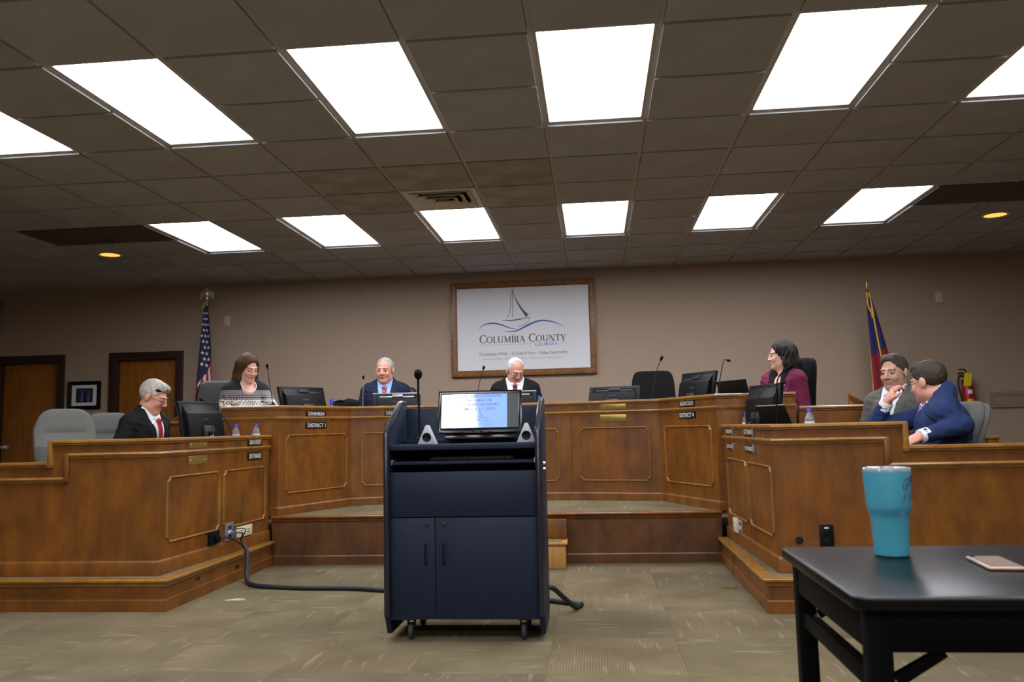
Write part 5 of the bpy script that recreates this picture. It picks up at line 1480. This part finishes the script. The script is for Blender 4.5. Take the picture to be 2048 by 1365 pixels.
def person(target, pz, rz, label, lean=8, side=0, head=(0, 0, 0), skin='skin_fair', hair=('short', 'hair_grey'), outfit=None, arms=None,
           sw=.178, bulk=1.0, female=False, glasses=None, beard=0, hs=1.06, neck=.15, hands=True, brow=.55, cuffs=False, look='open', fwd=0.):
    Rw = rotm('z', math.degrees(rz)); Tm = rotm('x', lean)@rotm('y', side)
    Rh = rotm('z', head[0])@rotm('x', head[1])@rotm('y', head[2])
    Rn = rotm('z', head[0]*.3)@rotm('x', lean*.6+head[1]*.45)@rotm('y', side*.6+head[2]*.4)
    hip = np.array([0, 0, .54]); tp = lambda x, y, z: hip+Tm@np.array([x, y, z])
    N = tp(0, .025, .555); Hc = N+Rn@np.array([0, -.012-fwd, neck])
    dz = target[2]-pz-Hc[2]; hip = hip+np.array([0, 0, dz]); N[2] += dz; Hc[2] += dz
    loc = np.array(target)-Rw@Hc; loc[2] = pz
    t = thing('person', tuple(loc), label, 'person', rz)
    tl = lambda p: Rw.T@(np.array(p, float)-loc)          # world to local
    hp = lambda x, y, z: Hc+Rh@(np.array([x, y, z])*hs)
    # ---- torso and arm primitives (shared by body and clothes)
    b = bulk
    if female:
        torso = [p_ell(tp(0, .01, .06), (.165, .12, .13), Tm), p_ell(tp(0, -.01, .22), (.125, .10, .16), Tm, .06), p_ell(tp(0, -.005, .38), (.145, .10, .15), Tm, .05),
                 p_ell(tp(-.065, -.085, .335), (.062, .05, .06), Tm, .03), p_ell(tp(.065, -.085, .335), (.062, .05, .06), Tm, .03)]
    else:
        torso = [p_ell(tp(0, .01, .06), (.17*b, .125*b, .13), Tm), p_ell(tp(0, -.035*b, .2), (.165*b, .135*b, .17), Tm, .06), p_ell(tp(0, -.005, .38), (.172*b, .122*b, .165), Tm, .05)]
    torso += [p_cone(tp(-sw+.02, .012, .485), tp(sw-.02, .012, .485), .058, .058, .05), p_cone(tp(0, .03, .60), tp(-.12, .014, .505), .045, .045, .05), p_cone(tp(0, .03, .60), tp(.12, .014, .505), .045, .045, .05)]
    AR = []
    for s, key in ((-1, 'R'), (1, 'L')):
        sh = tp(s*sw, .012, .475)
        if arms and key in arms:
            el, wr = tl(arms[key][0]), tl(arms[key][1])
        else:
            el, wr = tp(s*(sw+(.05 if female else .075)), -.02, .20), np.array([s*.13, -.36+Tm[1, 2]*.2, .785])
            if el[2] < .72: el[2] = .76
        AR.append((s, key, sh, el, wr))
    ar = .88 if female else 1.0
    arm_p = lambda x=0: [q for s, key, sh, el, wr in AR for q in (p_cone(sh, el, (.058+x)*ar, (.046+x)*ar, .03), p_cone(el, wr+(el-wr)/np.linalg.norm(el-wr)*(.035 if x else 0), (.046+x)*ar, (.031+x)*ar, .02))]
    # ---- body: one continuous skin surface
    legs = []
    for s in (-1, 1):
        h0 = hip+np.array([s*.09, -.02, .0]); kn = hip+np.array([s*.11, -.42, .0]); an = np.array([s*.115, -.43, .09])
        legs += [p_cone(h0, kn, .085, .062, .03), p_cone(kn, an, .058, .042, .02), p_cone(an, an+np.array([0, -.14, -.045]), .042, .034, .02)]
    P = torso+legs+arm_p()
    P += [p_cone(N-np.array([0, 0, .02]), hp(0, .02, -.03), .056*(.86 if female else 1.0), .052*(.84 if female else 1.0), .03)]
    fem = female
    H = [p_ell(hp(0, .016, .036), np.array([.076, .094, .084])*hs, Rh, .02), p_ell(hp(0, -.028, -.035), np.array([.0595 if fem else .064, .064, .082 if fem else .088])*hs, Rh, .03),
         p_ell(hp(0, -.068, -.098), np.array([.026 if fem else .032, .022, .020])*hs, Rh, .025), p_ell(hp(0, -.005, -.07), np.array([.056 if fem else .064, .06, .045])*hs, Rh, .03)]
    for s in (-1, 1):
        H += [p_ell(hp(s*.037, -.068, -.030), np.array([.022, .018, .022])*hs, Rh, .018), p_cone(hp(s*.012, -.0885, .027), hp(s*.045, -.0755, .025), (.0055 if fem else .0075)*hs, (.005 if fem else .0068)*hs, .014),
              p_ell(hp(s*.079, .012, -.006), np.array([.011, .021, .032])*hs, Rh, .006)]
    nz = .105 if fem else .110; nr = .0095 if fem else .0118
    H += [p_cone(hp(0, -.088, .018), hp(0, -nz, -.026), .0070*hs, nr*hs, .010), p_ell(hp(-.012, -.100, -.031), np.array([.009, .010, .008])*hs, Rh, .006), p_ell(hp(.012, -.100, -.031), np.array([.009, .010, .008])*hs, Rh, .006),
          p_cone(hp(-.018, -.087, -.0565), hp(.018, -.087, -.0565), .0055*hs, .0055*hs, .006), p_cone(hp(-.016, -.086, -.068), hp(.016, -.086, -.068), .0065*hs, .0065*hs, .006)]
    for q in H: P.append(q)
    HP = []
    if hands:
        for s, key, sh, el, wr in AR:
            if arms and key in arms and len(arms[key]) > 2:
                dd, nn, cu = arms[key][2:5]; dd, nn = Rw.T@np.array(dd, float), Rw.T@np.array(nn, float)
            else:
                dd = (wr-el)/np.linalg.norm(wr-el)*.6+np.array([-s*.3, -.5, -.12]); nn = np.array([0, -.1, 1.]); cu = 22
            HP += hand_prims(wr, dd, nn, np.array([-s, 0, .2]), cu, .95 if female else 1.05)
    P += HP
    lo = np.min([q['lo'] for q in P], 0)-.03; hi = np.max([q['hi'] for q in P], 0)+.03
    v = Vol(lo, hi, .0056, (Hc-.125*hs, Hc+.125*hs, .0032))
    for q in P: v.prim(q)
    for s in (-1, 1): v.prim(p_ell(hp(s*.032, -.098, .004), np.array([.017, .014, .011])*hs, Rh), op='s', k=.008)
    for s in (-1, 1):                                       # eyelids, with a slit when the eyes are open
        v.prim(p_ell(hp(s*.032, -.0785, .003), np.array([.0140, .0128, .0122])*hs, Rh, .004))
        if look == 'open': v.prim(p_ell(hp(s*.032, -.094, .0015), np.array([.0125, .0075, .0040])*hs, Rh), op='s', k=.002)
    V, F = v.mesh()
    # skin tint: lips, brows, cheeks, stubble, plus shade painted into sockets and lip crease
    q = (V-Hc)@Rh/hs; col = np.ones((len(V), 3))
    def paint(mask, c):
        col[:] = col*(1-mask[:, None])+col*np.array(c)*mask[:, None]
    sm = lambda d, r: np.clip(1.5-d/r, 0, 1)
    front = (q[:, 1] < -.05)*1.
    for s in (-1, 1):
        paint(sm(np.sqrt((q[:, 0]-s*.038)**2+(q[:, 2]+.028)**2), .022)*front*.6, (1.03, .84, .82))
        bz = .026-.10*(abs(q[:, 0])-.03)**2*8
        paint(sm(np.abs(q[:, 2]-bz), .0045)*((q[:, 0]*s > .012) & (q[:, 0]*s < .052))*front, (brow,)*3)
        paint(sm(np.sqrt(((q[:, 0]-s*.032)/1.5)**2+(q[:, 2]-.004)**2), .0085)*front, (.62, .5, .46))  # recess shade painted around the eye
        if look == 'down': paint(sm(np.abs(q[:, 2]+.003), .003)*sm(np.abs(q[:, 0]-s*.032), .014)*front, (.35, .28, .26))
    paint(sm(np.sqrt((q[:, 0]/2.6)**2+(q[:, 2]+.062)**2), .0095)*front, (.84, .52, .52) if female else (.82, .62, .60))
    paint(sm(np.abs(q[:, 2]+.062), .0022)*(np.abs(q[:, 0]) < .021)*front, (.55, .4, .4))  # crease shade painted between the lips
    paint(sm(np.sqrt(q[:, 0]**2+(q[:, 2]+.028)**2), .013)*front*.5, (1.02, .86, .84))
    if beard:
        bd = ((q[:, 2] < -.035) & (q[:, 2] > -.14) & (q[:, 1] < .0)).astype(float)*(1-sm(np.sqrt((q[:, 0]/2.2)**2+(q[:, 2]+.062)**2), .010))
        bd *= np.clip((-.02-q[:, 2])/.03+np.clip((np.abs(q[:, 0])-.02)/.03, -1, 0), 0, 1); paint(bd*beard, (.70, .69, .70))
    np_obj('body', V, F, skin, t, None, col)
    # ---- eyes
    for s in (-1, 1):
        e = MB(); c = hp(s*.032, -.0785 if look == 'open' else -.076, .003)
        e.sq(tuple(c), (.0108*hs,)*3, 1, 1, 14, 10); eo = e.build('eye', 'eye_white' if look == 'open' else skin if False else 'eye_white', t, local=True)
        g = Rh@np.array([0, -1, -.12 if look == 'open' else -.8]); g /= np.linalg.norm(g)
        e = MB(); e.cone(Vector(c+g*.0098*hs), Vector(c+g*.0124*hs), .0066*hs, .0050*hs, 12); e.build('iris', 'eye_dark', eo, local=True)
        # upper lid
    # ---- hair, built in head space
    hv = Vol((-.17, -.17, -.34), (.17, .22, .17), .0045)
    style = hair[0]
    E3 = np.eye(3); X, Y, Z = hv.all()
    if style in ('short', 'receding', 'thin', 'sweep'):
        rr = {'short': (.0815, .100, .0935), 'sweep': (.082, .102, .097), 'receding': (.081, .099, .088), 'thin': (.081, .099, .0875)}[style]
        hv.prim(p_ell((0, .018, .038), rr, E3), k=.005)
        if style == 'sweep': hv.prim(p_cone((-.035, -.055, .098), (.045, -.060, .090), .020, .016, .05))
        if style == 'short': hv.prim(p_cone((-.03, -.045, .100), (.03, -.045, .100), .018, .018, .05))
        hv.d = np.maximum(hv.d, ((.0-.78*Y)-Z-.002)*.75+0*X)                     # temple to nape line
        hv.d = np.maximum(hv.d, -.075-Z+0*X+0*Y)
        cut = {'short': ((0, -.112, .008), (.073, .085, .090)), 'sweep': ((0, -.116, .006), (.074, .084, .086)), 'receding': ((0, -.105, .040), (.062, .090, .082)), 'thin': ((0, -.085, .055), (.056, .105, .080))}[style]
        hv.prim(p_ell(*cut, E3), op='s', k=.014)
        if style in ('receding', 'thin'):
            for s in (-1, 1): hv.prim(p_ell((s*.045, -.080, .06), (.032, .055, .035), E3), op='s', k=.012)
        for s in (-1, 1): hv.prim(p_ell((s*.088, .010, -.012), (.018, .024, .034), E3), op='s', k=.006)
        hv.d += (.0016*np.sin(X*150+Y*60)*np.sin(Z*130+Y*70)+.0010*np.sin(X*310+Z*90+Y*200)).astype(np.float32)
    else:
        if style == 'long':
            hv.prim(p_ell((0, .020, .038), (.086, .106, .097), E3), k=.02)
            L = [((-.070, .0, .04), (-.082, -.005, -.10), .026, .026), ((-.082, -.005, -.10), (-.084, -.045, -.22), .026, .015), ((.070, .0, .04), (.080, -.002, -.10), .026, .026), ((.080, -.002, -.10), (.082, -.05, -.21), .026, .015),
                 ((0, .07, .02), (0, .075, -.17), .062, .05), ((-.058, .045, .02), (-.078, .035, -.22), .045, .03), ((.058, .045, .02), (.078, .035, -.21), .045, .03)]
            fc = ((0, -.112, -.022), (.066, .084, .108))
        else:
            hv.prim(p_ell((0, .024, .042), (.086, .108, .098), E3), k=.02)
            L = [((.066, .028, .05), (.082, .040, -.08), .036, .040), ((.082, .040, -.08), (.074, .030, -.165), .038, .020), ((-.066, .028, .05), (-.082, .040, -.08), .036, .040), ((-.082, .040, -.08), (-.074, .030, -.165), .038, .020),
                 ((0, .065, .03), (0, .105, -.12), .075, .062), ((.05, .06, .0), (.065, .095, -.15), .055, .042), ((-.05, .06, .0), (-.065, .095, -.15), .055, .042), ((.04, .12, -.08), (.02, .13, -.18), .034, .018), ((-.04, .12, -.08), (-.03, .125, -.17), .034, .018)]
            fc = ((0, -.105, -.030), (.075, .098, .118))
        for a_, b_, r0, r1 in L: hv.prim(p_cone(a_, b_, r0, r1, .03))
        hv.prim(p_ell(*fc, E3), op='s', k=.014)
        hv.prim(p_cone((0, -.045, -.09), (0, -.045, -.30), .056, .062), op='s', k=.01)
        th_ = np.arctan2(X, Y-.01)
        amp = np.clip((.12-Z)/.12, .25, 1.3)
        hv.d += (amp*(.0030*np.sin(th_*17+Z*(14 if style == 'long' else 34)+2*np.sin(Z*30))+.0016*np.sin(th_*41-Z*40))).astype(np.float32)
        if style == 'long': hv.d += (.004*np.exp(-((X-.018)/.006)**2)*(Z > .06)*(Y < .06)).astype(np.float32)     # parting
    V, F = hv.mesh(); np_obj('hair', V, F, hair[1], t, (Rh, Hc, hs))
    # ---- clothes
    o = outfit
    X = None
    clo = lambda inf, extra=(), res=.0075: None
    def cloth_vol(inf, arm_inf, with_arms=True, res=.0075):
        PP = torso+(arm_p(arm_inf) if with_arms else [])
        lo = np.min([q['lo'] for q in PP], 0)-.05; hi = np.max([q['hi'] for q in PP], 0)+.05
        vv = Vol(lo, hi, res)
        for q in torso: vv.prim(q, inf)
        TO = vv.d.copy()
        if with_arms:
            for q in arm_p(arm_inf): vv.prim(q, 0)
        Xg, Yg, Zg = vv.all(); x, y, z = Xg-hip[0], Yg-hip[1], Zg-hip[2]
        L = [Tm[0, i]*x+Tm[1, i]*y+Tm[2, i]*z for i in range(3)]
        return vv, TO, L
    nk = p_cone(N-Rn@np.array([0, 0, .03]), hp(0, .02, -.02), .058, .060, .01)
    if o.get('jacket'):
        vv, TO, (lx, ly, lz) = cloth_vol(.016, .014)
        vb, vw = o.get('v', (.20, .17))
        wv = np.clip(lz-vb, 0, 1)*vw
        lap = np.maximum.reduce([TO-.008, np.abs(lx)-(wv+.055+.10*np.clip(lz-.40, 0, .06)), wv-np.abs(lx)+0*ly, ly+.01+0*lx, vb+.02-lz+0*lx, lz-.50+0*lx])
        rng = np.random.default_rng(11)
        wr_ = .0022*np.sin(lx*70+lz*55)*np.sin(lz*38-ly*50)+.0016*np.sin(lz*120+lx*40+ly*60)
        vv.d = vv.d+wr_.astype(np.float32)
        vv.d = np.minimum(vv.d, lap)
        # raised collar behind the neck
        vv.prim(p_ell(tp(0, .045, .585), (.088, .055, .030), Tm@rotm('x', -18), .02))
        open_ = np.maximum(np.abs(lx)-wv, ly-.02+0*lx)
        vv.d = np.maximum(vv.d, -open_)
        vv.prim(nk, .012, 's', .008)
        vv.d = np.maximum(vv.d, (-.04-lz)+0*lx)
        V, F = vv.mesh(); jk = np_obj('jacket', V, F, o['jacket'], t)
        # shirt in the opening, with collar
        vv, TO, (lx, ly, lz) = cloth_vol(.007, 0, False, .0045)
        keep = np.maximum.reduce([np.abs(lx)-(np.clip(lz-vb, 0, 1)*vw+.05), ly-.03+0*lx, vb-.03-lz+0*lx])
        vv.d = np.maximum(vv.d, keep)
        if o.get('collar', True):
            vv.prim(p_cone(N-Rn@np.array([0, .0, .022]), N+Rn@np.array([0, -.004, .034]), .070, .0655, .008))
            for s in (-1, 1): vv.prim(p_ell(tp(s*.034, -.070, .535), (.026, .009, .020), Tm@rotm('y', s*28), .006))
            vv.prim(p_cone(N+Rn@np.array([0, -.10, .075]), N+Rn@np.array([0, -.065, .03]), .026, .006, .005), 0, 's', .004)
        else:
            vv.prim(p_cone(tp(0, -.08, .60), tp(0, -.16, .36), .062, .030, .01), .0, 's', .01)
        V, F = vv.mesh(); np_obj('shirt', V, F, o.get('shirt', 'white_cloth'), t)
        if o.get('tie'):
            vv, TO, (lx, ly, lz) = cloth_vol(.007, 0, False, .005)
            wt_ = .017+.055*np.clip(.50-lz, 0, .4)
            vv.d = np.maximum.reduce([TO-.011, np.abs(lx)-wt_+0*ly, ly+.0+0*lx, lz-.52+0*lx, .12-lz+0*lx])
            vv.prim(p_cone(tp(-.008, -.098, .525), tp(.008, -.098, .525), .017, .017, .012))
            vv.prim(p_cone(tp(0, -.098, .525), tp(0, -.118, .46), .015, .018, .015))
            V, F = vv.mesh(); np_obj('tie', V, F, o['tie'], t)
        if o.get('pin'):
            pc = tp(.082, -.118, .455); mm = MB().lathe([(.001, .004), (.015, .002), (.016, -.002), (.012, -.007), (.001, -.008)], tuple(pc), 18, axis='y'); mm.build('lapel_pin', o['pin'], t, local=True)
    else:
        vv, TO, (lx, ly, lz) = cloth_vol(.011, .010, True, .0068)
        vv.prim(p_cone(tp(0, .0, .60), tp(0, -.05, .52), .062, .060, .01), 0, 's', .012)
        vv.d = np.maximum(vv.d, (-.04-lz)+0*lx)
        V, F = vv.mesh(); np_obj('sweater', V, F, o['sweater'], t)
        pts = []
        for i in range(19):
            a = R(-105+210*i/18); pts.append(tuple(tp(.066*math.sin(a), -.045-.066*math.cos(a)*1.0, .555-.062*math.cos(a))))
        MB().tube(pts, .0038, 6).build('necklace', 'pearl', t, local=True)
    vt = Vol(np.min([q['lo'] for q in legs+torso[:1]], 0)-.05, np.max([q['hi'] for q in legs+torso[:1]], 0)+.05, .014)
    for q in legs[:2]+legs[3:5]+torso[:1]: vt.prim(q, .014)
    V, F = vt.mesh(); np_obj('trousers', V, F, 'trousers_dark', t)
    if cuffs:
        for s, key, sh, el, wr in AR:
            u = (wr-el)/np.linalg.norm(wr-el); MB().cone(Vector(wr-u*.052), Vector(wr+u*.002), .045, .042, 18).build('shirt_cuff', 'white_cloth', t, local=True)
    if glasses:
        m = MB(); fr_ = .0014
        P_ = lambda x, y, z: tuple(hp(x, y, z))
        gz = -.008
        for s in (-1, 1):
            ring = [P_(s*.033+.023*math.copysign(abs(math.cos(a))**.7, math.cos(a)), -.104+.006*abs(math.cos(a)), gz+.0155*math.copysign(abs(math.sin(a))**.7, math.sin(a))) for a in [2*math.pi*i/20 for i in range(20)]]
            m.tube(ring, .0019 if glasses == 'thick' else .0013, 6, True)
            m.tube([P_(s*.056, -.098, gz+.006), P_(s*.073, -.075, gz+.008), P_(s*.080, -.03, gz+.008), P_(s*.082, .005, gz+.010), P_(s*.080, .03, gz-.008)], .0022 if glasses == 'thick' else .0016, 6)
        m.tube([P_(-.011, -.106, gz+.004), P_(0, -.110, gz+.007), P_(.011, -.106, gz+.004)], .0016, 6)
        gl = m.build('glasses', 'glasses_metal', t, local=True)
        for s in (-1, 1):
            mm = MB(); mm.lathe([(.001, 0), (.021, 0), (.021, .0012), (.001, .0014)], (0, 0, 0), 18, axis='y')
            mm.v = [P_(s*.033+a, -.1035+b, gz+c*.72) for a, b, c in mm.v]; mm.build('lens', 'lens_glass', gl, local=True)
    return t

person((-3.20, 2.46, 1.366), PZ, R(84), 'man with silver hair and glasses in black suit and red tie, looking down', 14, 0, (12, 24, 0), 'skin_ruddy', ('sweep', 'hair_silver'),
       dict(jacket='suit_black', shirt='white_cloth', tie='tie_red', v=(.16, .20)), glasses='thick', sw=.19, bulk=1.1, brow=.85, look='down', hs=1.04, neck=.14)
person((-2.775, 3.25, 1.636), DZ, R(42), 'woman with long brown hair in black and white patterned sweater, looking down', 8, 0, (12, 22, 0), 'skin_fair', ('long', 'hair_brown'),
       dict(sweater='sweater_pattern'), arms=dict(R=((-2.955, 3.13, 1.22), (-2.83, 3.01, 1.272), (.6, -.2, -.3), (0, 0, 1), 30), L=((-2.50, 3.22, 1.22), (-2.62, 3.05, 1.272), (.55, -.3, .05), (0, 0, 1), 20)), sw=.152, female=True, brow=.45, look='down', hs=.98, neck=.14)
person((-1.885, 4.55, 1.672), DZ, R(9), 'man with receding grey hair in navy suit, blue shirt and crimson tie', 10, 0, (-11, 6, 0), 'skin_ruddy', ('receding', 'hair_grey'),
       dict(jacket='suit_navy', shirt='blue_cloth', tie='tie_crimson_dots', pin='badge_gold', v=(.18, .19)), sw=.182, bulk=1.12, brow=.75, hs=1.08, neck=.135)
person((-.545, 4.60, 1.634), DZ, R(4), 'white haired man with glasses in black suit and dark red tie, head bowed', 10, 0, (22, 30, 0), 'skin_ruddy', ('thin', 'hair_white'),
       dict(jacket='suit_black', shirt='white_cloth', tie='tie_dark_red', v=(.16, .22)), glasses='thin', sw=.180, bulk=1.05, brow=.9, look='down', hs=1.04, neck=.118)
person((1.818, 3.40, 1.612), DZ, R(-48), 'woman with dark wavy hair in berry blazer, seen in profile', 4, 0, (-46, 2, 0), 'skin_fair', ('wavy', 'hair_black'),
       dict(jacket='blazer_berry', shirt='top_black', collar=False, pin='pearl', v=(.16, .24)), sw=.150, female=True, brow=.4, hs=.96, neck=.14)
person((2.425, 2.55, 1.400), PZ, R(-50), 'man with short greying hair in grey suit and dark green tie, facing left', 4, 0, (2, 6, 0), 'skin_tan', ('short', 'hair_saltpepper'),
       dict(jacket='suit_grey', shirt='white_cloth', tie='tie_green_navy', v=(.16, .20)), sw=.18, brow=.62, beard=.8, hs=1.07, neck=.14)
person((2.350, 1.75, 1.290), PZ, R(-114), 'man with glasses in blue suit leaning forward with hand at his mouth', 5, 4, (-30, 10, 0), 'skin_ruddy', ('short', 'hair_darkgrey'),
       dict(jacket='suit_blue', shirt='white_cloth', tie='tie_stripe', v=(.14, .14)), glasses='thin', sw=.195, bulk=1.2, brow=.6, beard=.5, hs=1.06, cuffs=True, neck=.115, fwd=.055,
       arms=dict(R=((2.07, 2.03, .99), (2.15, 1.93, 1.17), (.40, -.12, .80), (-.75, -.1, .5), 42), L=((2.43, 1.50, 1.02), (2.16, 1.44, .955), (-.9, -.1, -.35), (0, -.3, 1), 25)))
